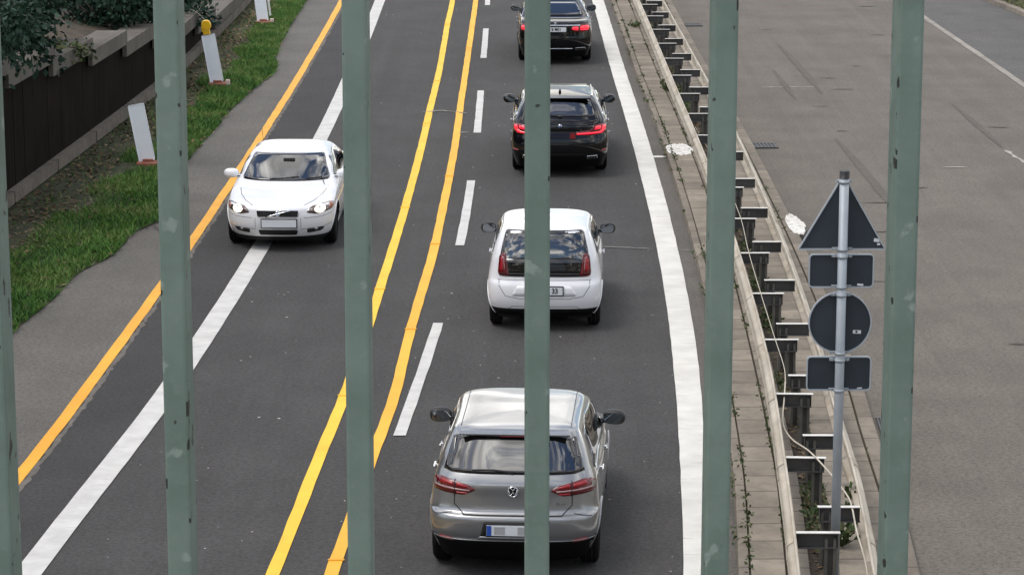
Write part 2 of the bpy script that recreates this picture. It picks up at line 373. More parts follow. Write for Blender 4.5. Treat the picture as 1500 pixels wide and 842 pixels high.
cRK = Curve([(2.35, 5), (3.7, 20), (4.17, 27.1), (4.29, 29), (4.42, 32.2), (4.55, 35), (4.70, 41), (4.77, 48), (4.77, 58), (4.68, 67.5), (4.63, 81.4), (4.5, 100), (3.4, 150)])
cRL = Curve([(1.1, 5), (2.30, 19), (2.70, 24.8), (2.86, 27.2), (2.97, 29.1), (3.10, 31.4), (3.19, 33.3), (3.31, 37.2), (3.40, 41.9), (3.46, 48.6), (3.45, 59.3), (3.43, 74.5), (3.3, 95), (2.3, 150)])
cRR = Curve([(1.85, 5), (3.02, 19), (3.40, 24.8), (3.55, 26.9), (3.65, 28.6), (3.76, 31.6), (3.87, 34), (4.03, 38.8), (4.13, 43.6), (4.21, 52), (4.17, 58), (4.06, 74.5), (3.93, 95), (2.9, 150)])
cG = Curve([(-9.0, 5), (-7.6, 28), (-7.04, 38.3), (-6.85, 40.1), (-6.75, 42.2), (-6.42, 43.5), (-6.32, 45.5), (-6.02, 46.7), (-6.27, 50), (-6.27, 53.4), (-6.14, 57), (-6.08, 59.5), (-5.85, 63), (-5.66, 65.3), (-5.93, 69.5), (-6.03, 75), (-6.05, 81.4), (-6.2, 100), (-7.3, 150)])
cW = Curve([(-11.4, 5), (-9.55, 36), (-8.81, 47.75), (-7.98, 61.5), (-7.83, 67.3), (-7.66, 80), (-7.8, 100), (-8.9, 150)])
cRW = Curve([(10.7, 5), (12.0, 50), (11.8, 63.3), (11.5, 76.2), (11.0, 100), (9.5, 150)])
cRG = Curve([(13.5, 5), (14.6, 60), (14.29, 77), (13.88, 81.4), (13.2, 100), (11.5, 150)])
Y0, Y1 = 4, 150

# ------------------------------------------------------------------ ground and road sheets
mesh_g = mesh_obj('ground', [(-900, -400, -.06), (900, -400, -.06), (900, 1600, -.06), (-900, 1600, -.06)], [(0, 1, 2, 3)], M['far_ground']); struct(mesh_g)
struct(ribbon('road', [(off(cA, -.4), -.004), (off(cK, .06), -.004)], Y0, Y1, 1, M['asphalt']))
struct(ribbon('fresh_asphalt_strip', [(off(cA, -.05), 0), (off(cB, .0), 0)], Y0, Y1, 1, M['asphalt_dark']))
struct(ribbon('shoulder', [(off(cG, -.5), .000), (off(cA, .02), .0)], Y0, Y1, 1, M['asphalt_shoulder']))
struct(ribbon('gutter_strip', [(off(cFl, .2), 0), (off(cK, .03), 0)], Y0, Y1, 1, asphalt('gutter_asphalt', (.105, .095, .083))))
struct(ribbon('opposite_road', [(off(cRK, -.05), 0), (off(cRW, .05), 0)], Y0, Y1, 1, M['asphalt_old']))
struct(ribbon('opposite_lane', [(off(cRW, .0), -.004), (off(cRG, .05), -.004)], Y0, Y1, 1, M['asphalt_grey']))
def line(name, c, wd, mat, z=.006, a=Y0, b=Y1, wob=.0, right=None):
    l = off(c, -wd / 2) if right is None else c
    r = off(c, wd / 2) if right is None else right
    return struct(ribbon(name, [(l, z), (r, z)], a, b, .5, mat, wob=wob))
line('orange_edge_line', cA, .16, M['orange_paint'], .008, wob=.006)
line('white_lane_line', cB, .30, M['white_paint'], .008, wob=.003)
line('yellow_lane_line', cC, .145, M['yellow_paint'], .007, wob=.006)
line('amber_lane_line', cD, .145, noisy('road_amber', (.78, .39, .025), (.86, .47, .035), 1.0, .6, ((50, ONE, .62, .78, (.4, .22, .03), .35), (2, (2, .4, 1), .6, .8, (.55, .29, .03), .4))), .007, wob=.006)
line('white_edge_line', cFl, .33, M['white_thick'], .010, wob=.004, right=lambda Y: cFl(Y) + .27 + .07 * max(0, min(1, (Y - 28) / 8)))
for k in range(-2, 10):
    a = 32.55 + 5.92 * 2 * k
    if a < 5 or a > 140: continue
    line('lane_dash', cE, .15, M['white_paint'], .007, a, a + 6.15, .005)
line('opposite_edge_line', cRW, .16, noisy('worn_white', (.22, .2, .175), (.34, .31, .27), 1.5, .8, ((20, ONE, .5, .7, (.22, .2, .17), .6),)), .008, wob=.01)
# tape overlaps on the yellow lines: small ridges with the same paint
for (c, ys) in ((cC, (34.5, 41, 47.8, 57.5, 64, 75)), (cD, (27.6, 38.3, 44.5, 51, 70))):
    for Y in ys:
        bm = bmesh.new(); sl = c.slope(Y)
        box(bm, (c(Y), Y, .012), (.175, .035, .012), Matrix.Rotation(random.uniform(-.15, .15), 3, 'Z'), .004)
        struct(obj('tape_ridge', bm, M['yellow_paint' if c is cC else 'orange_paint']))
def scuff(name, pts, wd, mat, z=.009):
    V = []; Fc = []
    P = []
    for i in range(len(pts) - 1):
        n = max(2, int(math.dist(pts[i], pts[i + 1]) / .12))
        for k in range(n): P.append([pts[i][j] + (pts[i + 1][j] - pts[i][j]) * k / n for j in (0, 1)])
    P.append(list(pts[-1]))
    for i, p in enumerate(P):
        q0, q1 = P[max(i - 1, 0)], P[min(i + 1, len(P) - 1)]; dx, dy = q1[0] - q0[0], q1[1] - q0[1]; l = math.hypot(dx, dy) or 1
        w2 = wd * random.uniform(*(.25, .75) if wd < .13 else (.47, .53)) * min(1, .25 + .25 * min(i, len(P) - 1 - i) / 8 if wd >= .13 else 1) * (1 if 0 < i < len(P) - 1 else .2); j = random.uniform(-.25, .25) * wd * (wd < .13)
        V += [(p[0] - dy / l * (w2 + j), p[1] + dx / l * (w2 + j), z), (p[0] + dy / l * (w2 - j), p[1] - dx / l * (w2 - j), z)]
    Fc = [(2 * i, 2 * i + 1, 2 * i + 3, 2 * i + 2) for i in range(len(P) - 1)]
    return struct(mesh_obj(name, V, Fc, mat))
pale = noisy('pale_sealant', (.16, .15, .135), (.28, .26, .24), 6, .9)
darker = noisy('dark_seam', (.05, .045, .04), (.09, .08, .07), 6, .9)
smudge = noisy('tyre_smudge', (.092, .082, .07), (.112, .099, .083), 2, .9)
scuff('crack', [(1.42, 44.3), (1.9, 44.2), (2.3, 44.1)], .045, pale); scuff('crack', [(2.72, 44.0), (3.0, 43.9)], .05, pale)
scuff('crack', [(-1.95, 59.1), (-1.5, 59.3), (-.95, 58.9)], .1, pale); scuff('crack', [(-1.1, 56.2), (-.9, 56.3)], .12, pale)
scuff('crack', [(-6.1, 46.2), (-5.8, 45.2), (-5.6, 44.8)], .05, darker)
for p_ in (((5.7, 62.9), (7.0, 63.0)), ((8.2, 52.0), (8.7, 52.0)), ((8.5, 40.3), (9.7, 40.4))): scuff('crack', p_, .06, noisy('chalk', (.3, .28, .24), (.4, .37, .33), 5, .9))
random.seed(3)
for i in range(26):
    x = random.uniform(5.2, 10.8); y = random.uniform(36, 80); scuff('dark_scuff', [(x, y), (x + random.uniform(.25, .6), y + random.uniform(-.05, .05))], .07, darker)
for i in range(5):
    x = random.uniform(6.2, 10.6); y = random.uniform(34, 66); scuff('tyre_mark', [(x - .25 * (k_ / 12) ** 2, y + k_) for k_ in range(random.randint(5, 13))], .17, smudge)
scuff('white_splash', [(10.2, 49.5), (9.95, 51.5), (9.75, 54)], .09, noisy('chalk_mark', (.3, .28, .25), (.42, .4, .36), 5, .9))
# tar edge where the fresh strip meets the shoulder
scuff('tar_edge', [(cA(Y) + .12, Y) for Y in fr(20, 90, 1.2)], .07, noisy('grit_edge', (.10, .092, .08), (.16, .145, .125), 3, .9), .004)

# ------------------------------------------------------------------ median: kerbs, paving, soil
def slab_mat(name, c, L_=.5):
    m = noisy(name, tuple(v * .8 for v in c), tuple(v * 1.12 for v in c), 2.2, .9, ((7, ONE, .5, .7, tuple(v * .55 for v in c), .5), (45, ONE, .55, .75, tuple(v * .45 for v in c), .4)), bump=.4, bscale=40)
    t = m.node_tree; N = t.nodes; K = t.links.new; b = N['Principled BSDF']; src = b.inputs['Base Color'].links[0].from_socket
    uv = N.new('ShaderNodeUVMap'); sp = N.new('ShaderNodeSeparateXYZ'); K(uv.outputs[0], sp.inputs[0])
    d = N.new('ShaderNodeMath'); d.operation = 'DIVIDE'; d.inputs[1].default_value = L_; K(sp.outputs[1], d.inputs[0])
    f = N.new('ShaderNodeMath'); f.operation = 'FRACT'; K(d.outputs[0], f.inputs[0])
    l = N.new('ShaderNodeMath'); l.operation = 'LESS_THAN'; l.inputs[1].default_value = .028 / L_; K(f.outputs[0], l.inputs[0])
    fl = N.new('ShaderNodeMath'); fl.operation = 'FLOOR'; K(d.outputs[0], fl.inputs[0])
    wn_ = N.new('ShaderNodeTexWhiteNoise'); wn_.noise_dimensions = '1D'; K(fl.outputs[0], wn_.inputs['W'])
    mr = N.new('ShaderNodeMapRange'); mr.inputs['To Min'].default_value = .8; mr.inputs['To Max'].default_value = 1.15; K(wn_.outputs[0], mr.inputs['Value'])
    vm = N.new('ShaderNodeVectorMath'); vm.operation = 'SCALE'; K(src, vm.inputs[0]); K(mr.outputs[0], vm.inputs['Scale'])
    mx_ = N.new('ShaderNodeMix'); mx_.data_type = 'RGBA'; q = N.new('ShaderNodeMath'); q.operation = 'MULTIPLY'; q.inputs[1].default_value = .75
    K(l.outputs[0], q.inputs[0]); K(q.outputs[0], mx_.inputs[0]); K(vm.outputs[0], mx_.inputs[6]); mx_.inputs[7].default_value = (.05, .042, .033, 1)
    K(mx_.outputs[2], b.inputs['Base Color']); return m
CC = (.25, .215, .172)
M['slab'] = slab_mat('paving_slab', CC, .62); M['kerbstone'] = slab_mat('kerbstone', (.225, .193, .155), 1.0)
KH = .12
struct(ribbon('median_bed', [(off(cK, .03), -.02), (off(cK, .03), KH - .035), (off(cRK, -.03), KH - .035), (off(cRK, -.03), -.02)], Y0, Y1, .5, M['soil']))
struct(ribbon('kerb', [(cK, -.02), (off(cK, .012), KH - .012), (off(cK, .03), KH), (off(cK, .115), KH), (off(cK, .118), KH - .05)], Y0, Y1, .5, M['kerbstone']))
struct(ribbon('median_paving', [(off(cK, .135), KH - .04), (off(cK, .138), KH - .003), (off(cK, .485), KH - .001), (off(cK, .49), KH - .04)], Y0, Y1, .5, M['slab']))
struct(ribbon('inner_paving', [(off(cK, .512), KH - .04), (off(cK, .515), KH - .006), (off(cK, .735), KH - .008), (off(cK, .74), KH - .04)], Y0, Y1, .5, slab_mat('paving_inner', CC, .5)))
struct(ribbon('opposite_paving', [(off(cRK, -.83), KH - .04), (off(cRK, -.82), KH - .004), (off(cRK, -.225), KH - .002), (off(cRK, -.222), KH - .04)], Y0, Y1, .5, slab_mat('paving_opposite', CC, .62)))
struct(ribbon('opposite_kerb', [(off(cRK, -.2), KH - .05), (off(cRK, -.197), KH), (off(cRK, -.03), KH), (off(cRK, -.012), KH - .012), (cRK, -.02)], Y0, Y1, .5, M['kerbstone']))
# white paint spilled across the kerb, and a white patch on the opposite kerb
M['spill'] = noisy('spilled_paint', (.66, .64, .6), (.78, .77, .74), 4, .8, ((12, ONE, .5, .65, (.32, .28, .23), .7),))
def splat(name, x0, x1, Yc, hw, z, seed):
    random.seed(seed); n = 26; V = []; 
    for i in range(n + 1):
        t = i / n; x = x0 + (x1 - x0) * t; a = hw * (.25 + .75 * math.sin(math.pi * min(1, t * 1.15)) ** .5 if t < .97 else .1)
        V += [(x, Yc - a * random.uniform(.8, 1.05), z), (x, Yc + a * random.uniform(.8, 1.05), z)]
    return struct(mesh_obj(name, V, [(2 * i, 2 * i + 2, 2 * i + 3, 2 * i + 1) for i in range(n)], M['spill']))
splat('paint_spill', 3.02, 3.60, 53.4, .75, KH + .003, 5)
splat('paint_spill', 2.72, 3.0, 53.2, .12, .012, 6)
splat('paint_patch', 4.62, 4.92, 45.6, 1.0, KH + .004, 8)

# verge left, embankment, right grass
def vz(d): return lambda Y: .02 + .05 * math.sin(Y * 1.7 + d * 5) * .3 + d * .05
struct(ribbon('verge', [(cG, .012), (lambda Y: cG(Y) * .66 + cW(Y) * .34, lambda Y: .05 + .02 * math.sin(Y * 2.1)), (lambda Y: cG(Y) * .33 + cW(Y) * .67, lambda Y: .06 + .02 * math.sin(Y * 1.3)), (off(cW, -.2), .05)], Y0, Y1, .4, M['verge']))
struct(ribbon('right_verge', [(off(cRG, .2), .10), (off(cRG, 3), .25), (off(cRG, 40), 1.5)], Y0, Y1, 1, M['verge']))
struct(ribbon('right_kerb', [(cRG, -.02), (off(cRG, .01), .11), (off(cRG, .22), .115), (off(cRG, .23), .05)], Y0, Y1, 1, M['kerbstone']))

# ------------------------------------------------------------------ stepped retaining wall
wall = tag(empty('retaining_wall', (cW(48), 48, 0)), 'dark boarded retaining wall with stepped concrete coping beside the grass verge', 'wall')
WO = Vector((cW(48), 48, 0))
steps = []; YY = 27.3
while YY < 92:
    k = round((YY - 48.0) / 3.4); top = max(2.42 - .255 * k, .62); steps.append((YY, min(YY + 3.4, 200), min(top, 3.6))); YY += 3.4
def wallbox(bm, Ya, Yb, d0, d1, z0, z1):
    pts = [(cW(Ya) + d0, Ya), (cW(Yb) + d0, Yb), (cW(Yb) + d1, Yb), (cW(Ya) + d1, Ya)]
    lo = [bm.verts.new(Vector((x, y, z0)) - WO) for x, y in pts]; hi = [bm.verts.new(Vector((x, y, z1)) - WO) for x, y in pts]
    bm.faces.new(lo[::-1]); bm.faces.new(hi)
    for i in range(4): bm.faces.new((lo[i], lo[(i + 1) % 4], hi[(i + 1) % 4], hi[i]))
for (a, b, top) in steps:
    bm = bmesh.new(); n = 9
    for j in range(n):   # vertical boards with slight depth changes
        wallbox(bm, a + (b - a) * j / n + .001, a + (b - a) * (j + 1) / n - .001, -.20, -.06 + random.uniform(-.003, .003), .05, top - .2)
    obj('panel', bm, M['wall_dark'], wall, recalc=True)
    bm = bmesh.new()
    wallbox(bm, a + .008, b + .12, -.02, .07, top - .30, top - .002); wallbox(bm, a + .008, b - .008, -.55, -.022, top - .09, top)
    obj('coping', bm, M['wall_cap'], wall, recalc=True)
for Ya in fr(27.3, 92, 3.4)[:-1]:
    bm = bmesh.new(); wallbox(bm, Ya + .01, Ya + 3.35, -.05, .10, .09, .30); obj('footing_beam', bm, M['foot_beam'], wall, recalc=True)
bm = bmesh.new(); 
for Ya in fr(27.3, 92, 1.1): wallbox(bm, Ya, Ya + .25, -.06, .04, -.02, .088)
obj('footing_blocks', bm, M['foot_beam'], wall, recalc=True)
def topz(Y):
    for a, b, t in steps:
        if a <= Y < b: return t
    return steps[0][2] if Y < steps[0][0] else steps[-1][2]
def smooth_top(Y): return sum(topz(Y + d) for d in (-3, -1.5, 0, 1.5, 3)) / 5
struct(ribbon('embankment', [(off(cW, -.12), lambda Y: topz(Y) - .14), (off(cW, -.6), lambda Y: topz(Y) - .08), (off(cW, -1.6), lambda Y: smooth_top(Y) + .25), (off(cW, -5), lambda Y: smooth_top(Y) + 1.6), (off(cW, -30), lambda Y: smooth_top(Y) + 3)], 20, 150, .5, M['soil']))

# ------------------------------------------------------------------ crash barriers
WPROF = [(.0, .31), (.004, .295), (.05, .27), (.078, .245), (.082, .215), (.03, .165), (.03, .145), (.082, .095), (.078, .065), (.05, .04), (.004, .015), (.0, .0)]
def barrier(name, c, side, ys, label):
    """side -1: beam faces the left carriageway, spacers point to +x"""
    root = tag(empty(name, (c(27), 27, 0)), label, 'crash barrier'); O = Vector((c(27), 27, 0))
    TH = .004
    a = 12.0
    while a < 118:
        b = a + 2.81; bm = bmesh.new(); rows = []
        for Y in fr(a - .10, b + .10, .5):
            lap = .006 if Y < a + .12 else 0
            x0 = c(Y); nx = 1 / math.hypot(1, c.slope(Y))
            fr_ = [bm.verts.new(Vector((x0 + side * (d + lap) * nx, Y, .43 + z + lap * .5)) - O) for d, z in WPROF]
            bk = [bm.verts.new(Vector((x0 + side * (d + lap - TH) * nx, Y, .43 + z + lap * .5)) - O) for d, z in WPROF[::-1]]
            rows.append(fr_ + bk)
        n = len(rows[0])
        for i in range(len(rows) - 1):
            for k in range(n):
                f = bm.faces.new((rows[i][k], rows[i][(k + 1) % n], rows[i + 1][(k + 1) % n], rows[i + 1][k])); f.smooth = True
        bm.faces.new(rows[0]); bm.faces.new(rows[-1][::-1])
        # rolled upper edge
        tube(bm, [Vector((c(Y) + side * .006, Y, .742)) - O for Y in fr(a - .08, b + .08, .5)], .016, 8)
        obj('beam', bm, M['steel'], root, recalc=True); a = b
    # master spacer and post, then copies
    d = -side; LN = .42
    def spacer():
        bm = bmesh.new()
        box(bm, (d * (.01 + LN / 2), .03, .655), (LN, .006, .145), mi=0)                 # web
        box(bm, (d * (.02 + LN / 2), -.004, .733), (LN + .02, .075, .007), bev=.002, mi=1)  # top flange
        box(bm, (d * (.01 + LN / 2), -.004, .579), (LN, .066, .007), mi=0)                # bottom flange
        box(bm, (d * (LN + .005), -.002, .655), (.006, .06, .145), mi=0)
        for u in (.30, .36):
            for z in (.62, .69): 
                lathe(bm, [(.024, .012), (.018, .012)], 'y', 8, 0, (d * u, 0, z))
        return obj('spacer', bm, [M['steel_dark'], M['steel_sky_lit']], root)
    def post():
        bm = bmesh.new(); x = d * (LN - .065)
        box(bm, (x, .052, .30), (.11, .006, .75), mi=0)
        box(bm, (x - .055, .025, .30), (.006, .055, .75), mi=0); box(bm, (x + .055, .025, .30), (.006, .055, .75), mi=0)
        box(bm, (x - .042, -.001, .30), (.03, .005, .75), mi=0); box(bm, (x + .042, -.001, .30), (.03, .005, .75), mi=0)
        return obj('post', bm, M['post'], root)
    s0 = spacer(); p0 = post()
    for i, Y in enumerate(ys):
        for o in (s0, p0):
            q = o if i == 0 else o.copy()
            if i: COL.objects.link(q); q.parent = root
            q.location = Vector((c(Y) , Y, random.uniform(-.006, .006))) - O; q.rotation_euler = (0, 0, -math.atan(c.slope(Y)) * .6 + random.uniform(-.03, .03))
    return root
random.seed(11)
ysL = [26.21 + 2.785 * k for k in range(-4, 31)]
ysR = [27.1 + 2.785 * k for k in range(-4, 31)]
barrier('crash_barrier', cRL, -1, ysL, 'stained steel crash barrier on the side of the median next to the queueing cars')
barrier('crash_barrier', cRR, 1, ysR, 'stained steel crash barrier on the far side of the median next to the empty road')
# cable draped along the median
bm = bmesh.new()
cab = [(3.02, 18, .16), (3.24, 23.5, .2), (3.42, 25.4, .55), (3.40, 26.15, .765), (3.47, 27.1, .72), (3.50, 27.75, .66), (3.40, 28.3, .72), (3.25, 29.06, .765), (3.14, 30.0, .66), (3.13, 30.9, .60), (3.22, 31.7, .68), (3.30, 32.4, .72)]
cab2 = [(3.34, 33.0, .76), (3.37, 34.6, .765), (3.43, 37.4, .765), (3.5, 40.1, .765), (3.6, 42.8, .765), (3.62, 46, .75), (3.7, 50, .5), (3.75, 56, .16)]
def smooth_pts(P, n=6):
    P = [Vector(p) for p in P]; o_ = []
    for i in range(len(P) - 1):
        p0, p1, p2, p3 = P[max(i - 1, 0)], P[i], P[i + 1], P[min(i + 2, len(P) - 1)]
        for k in range(n):
            t = k / n; o_.append(.5 * ((2 * p1) + (p2 - p0) * t + (2 * p0 - 5 * p1 + 4 * p2 - p3) * t * t + (3 * p1 - p0 - 3 * p2 + p3) * t**3))
    o_.append(P[-1]); return o_
tube(bm, smooth_pts(cab), .009, 8); tube(bm, smooth_pts([cab[-1]] + cab2), .0055, 6)
tag(obj('cable', bm, M['cable']), 'cream coloured cable draped over the barrier spacers along the median', 'cable')

# ------------------------------------------------------------------ traffic sign seen from behind
sx, sy = 3.23, 26.48
sg = tag(empty('traffic_sign', (sx, sy, 0)), 'traffic signs seen from behind on grey pole in the median', 'traffic sign')
bm = bmesh.new(); tube(bm, [(0, 0, -.1), (0, 0, 4.235)], .046, 20); obj('pole', bm, M['pole'], sg)
bm = bmesh.new(); lathe(bm, [(4.236, .05), (4.30, .05), (4.312, .043)], 'z', 20); obj('pole_cap', bm, M['black'], sg)
def plate(name, pts, z0, rim=.013):
    """flat sheet with a folded bright edge, facing away from the camera; pts in x,z"""
    bm = bmesh.new(); y = .06
    n = len(pts)
    f0 = [bm.verts.new((x, y, z0 + z)) for x, z in pts]
    cx = sum(p[0] for p in pts) / n; cz = sum(p[1] for p in pts) / n
    ins = []
    for i in range(n):
        a, b, c = Vector(pts[i - 1]), Vector(pts[i]), Vector(pts[(i + 1) % n])
        t = ((b - a).normalized() + (c - b).normalized()).normalized(); nn = Vector((-t.y, t.x))
        if nn.dot(Vector((cx, cz)) - b) < 0: nn = -nn
        ins.append(b + nn * rim)
    f1 = [bm.verts.new((p.x, y, z0 + p.y)) for p in ins]; f2 = [bm.verts.new((p.x, y + .018, z0 + p.y)) for p in ins]
    bk = [bm.verts.new((x, y + .024, z0 + z)) for x, z in pts]
    for i in range(n):
        j = (i + 1) % n
        bm.faces.new((f0[i], f0[j], f1[j], f1[i])).material_index = 1; bm.faces.new((f1[i], f1[j], f2[j], f2[i])).material_index = 1
        bm.faces.new((f0[i], bk[i], bk[j], f0[j])).material_index = 1
    bm.faces.new(f2); bm.faces.new(bk[::-1]).material_index = 1
    return obj(name, bm, [M['sign_back'], M['sign_edge']], sg, recalc=True)
def round_poly(pts, r, n=5):
    o_ = []; N_ = len(pts)
    for i in range(N_):
        a, b, c = Vector(pts[i - 1]), Vector(pts[i]), Vector(pts[(i + 1) % N_])
        rr = r[i] if isinstance(r, (list, tuple)) else r
        u = (a - b); v = (c - b); rr = min(rr, u.length * .48, v.length * .48); p0 = b + u.normalized() * rr; p1 = b + v.normalized() * rr
        for k in range(n + 1):
            t = k / n; o_.append(tuple((1 - t)**2 * p0 + 2 * t * (1 - t) * b + t * t * p1))
    return o_
plate('triangle_plate', round_poly([(-.435, 3.515), (.435, 3.515), (0, 4.27)], .03), 0)
def rr(x, z0, z1, r=.05): return round_poly([(-x, z0), (x, z0), (x, z1), (-x, z1)], r)
plate('rectangle_plate', rr(.32, 3.135, 3.475), 0)
plate('round_plate', [(.312 * math.cos(2 * math.pi * k / 48), 2.785 + .312 * math.sin(2 * math.pi * k / 48)) for k in range(48)], 0)
plate('rectangle_plate', rr(.32, 2.095, 2.445), 0)
for z in (3.53, 3.46, 3.155, 3.075, 2.49, 2.42, 2.115, 4.2):
    bm = bmesh.new(); lathe(bm, [(z - .014, .047), (z - .014, .052), (z + .014, .052), (z + .014, .047)], 'z', 20); box(bm, (0, .045, z), (.2 if z < 4 else .13, .02, .03), bev=.004)
    for s in (-1, 1): lathe(bm, [(.012, .012), (.03, .012)], 'y', 8, 0, (s * .075, 0, z))
    obj('clamp', bm, M['pole'], sg)
for (x, z, a, b) in ((.34, 3.61, .055, .035), (.36, 3.57, .03, .02), (.19, 3.165, .06, .02), (.17, 2.69, .08, .035), (.21, 2.12, .05, .012)):
    bm = bmesh.new(); box(bm, (x, .0745, z), (a, .002, b), Matrix.Rotation(random.uniform(-.1, .1), 3, 'Y')); obj('sticker', bm, M['sticker'], sg)
bm = bmesh.new(); box(bm, (.165, .0725, 2.692), (.02, .002, .02)); obj('sticker_print', bm, M['ink'], sg)

# ------------------------------------------------------------------ barrier boards on the verge
def board(loc, lean, label, lamp=False, reflector=False):
    t = tag(empty('barrier_board', loc), label, 'barrier board', 'white barrier boards along the verge')
    rt = Matrix.Rotation(lean, 4, 'Y') @ Matrix.Rotation(random.uniform(-.05, .05), 4, 'Z')
    bm = bmesh.new(); pts = round_poly([(-.155, .10), (.155, .10), (.155, 1.20), (-.155, 1.20)], .03)
    a = [bm.verts.new((x, -.02, z)) for x, z in pts]; b = [bm.verts.new((x, .02, z)) for x, z in pts]; ci = [bm.verts.new((x * .9, -.012, .65 + (z - .65) * .975)) for x, z in pts]
    n = len(pts)
    for i in range(n):
        j = (i + 1) % n; bm.faces.new((a[i], a[j], b[j], b[i])); bm.faces.new((a[i], ci[i], ci[j], a[j]))
    bm.faces.new(ci); bm.faces.new(b); bm.transform(rt); obj('board', bm, M['baken'], t, recalc=True)
    bm = bmesh.new(); tube(bm, [(-.02, .03, .05), (-.02, .03, 1.29)], .025, 10); bm.transform(rt); obj('stem', bm, M['steel_dark'], t)
    bm = bmesh.new(); box(bm, (0, .0, .045), (.42, .38, .09), bev=.03); box(bm, (0, .02, .11), (.2, .16, .06), bev=.02); obj('foot', bm, M['red_foot'], t)
    bm = bmesh.new(); box(bm, (.24, -.08, .10), (.10, .1, .13), bev=.02); obj('foot_handle', bm, noisy('pinkish_plastic', (.6, .42, .36), (.7, .55, .5), 4, .7), t)
    if lamp:
        bm = bmesh.new(); blob(bm, (.0, 0, 1.42), (.115, .06, .125), 2.2); tube(bm, [(0, -.07, 1.43), (0, .07, 1.43)], .095, 24); bm.transform(rt); lm = obj('warning_lamp', bm, M['lamp_yellow'], t)
        bm = bmesh.new(); box(bm, (-.02, 0, 1.27), (.16, .09, .13), bev=.02); box(bm, (-.09, 0, 1.34), (.07, .08, .12), bev=.02); bm.transform(rt); obj('lamp_housing', bm, M['lamp_yellow'], lm)
        bm = bmesh.new(); tube(bm, [(.01, 0, 1.52), (-.10, 0, 1.68), (-.22, .02, 1.80), (-.30, .02, 1.84)], .006, 6); bm.transform(rt); obj('lamp_wire', bm, M['cable'], lm)
    if reflector:
        bm = bmesh.new(); box(bm, (.22, -.01, .42), (.05, .06, .42), bev=.012); bm.transform(rt); obj('reflector_strip', bm, M['white_plastic'], t)
    return t
board((-6.93, 52.0, .03), R(-10), 'leaning white barrier board nearest the camera, at the foot of the dark wall')
board((-6.74, 62.9, .03), R(-9.5), 'leaning white barrier board with a round yellow warning lamp on top', lamp=True)
board((-6.76, 75.0, .03), R(-6.5), 'leaning white barrier board farthest along the verge with a white strip at its side', reflector=True)

# ------------------------------------------------------------------ drain grates
def grate(x, y, sz, label, rz=0):
    bm = bmesh.new()
    box(bm, (0, 0, .006), (sz[0], sz[1], .008), mi=0)
    n = 7
    for i in range(n): box(bm, (-sz[0] / 2 + sz[0] * (i + .5) / n, 0, .014), (sz[0] / n * .45, sz[1] * .9, .012), mi=1)
    for s in (-1, 1): box(bm, (0, s * sz[1] * .47, .015), (sz[0], sz[1] * .07, .014), mi=1)
    o = obj('drain_grate', bm, [M['tar'], M['steel_dark']]); o.location = (x, y, .006); o.rotation_euler.z = rz
    tag(o, label, 'drain grate', 'drain grates by the median kerb')
grate(5.03, 54.5, (.50, .55), 'dark iron drain grate by the kerb, midway up the empty road', .05)
grate(4.93, 75.0, (.45, .55), 'dark iron drain grate by the kerb farthest up the empty road', .05)
grate(4.64, 32.9, (.26, .9), 'narrow dark drain grate at the kerb right below the traffic sign', -.05)

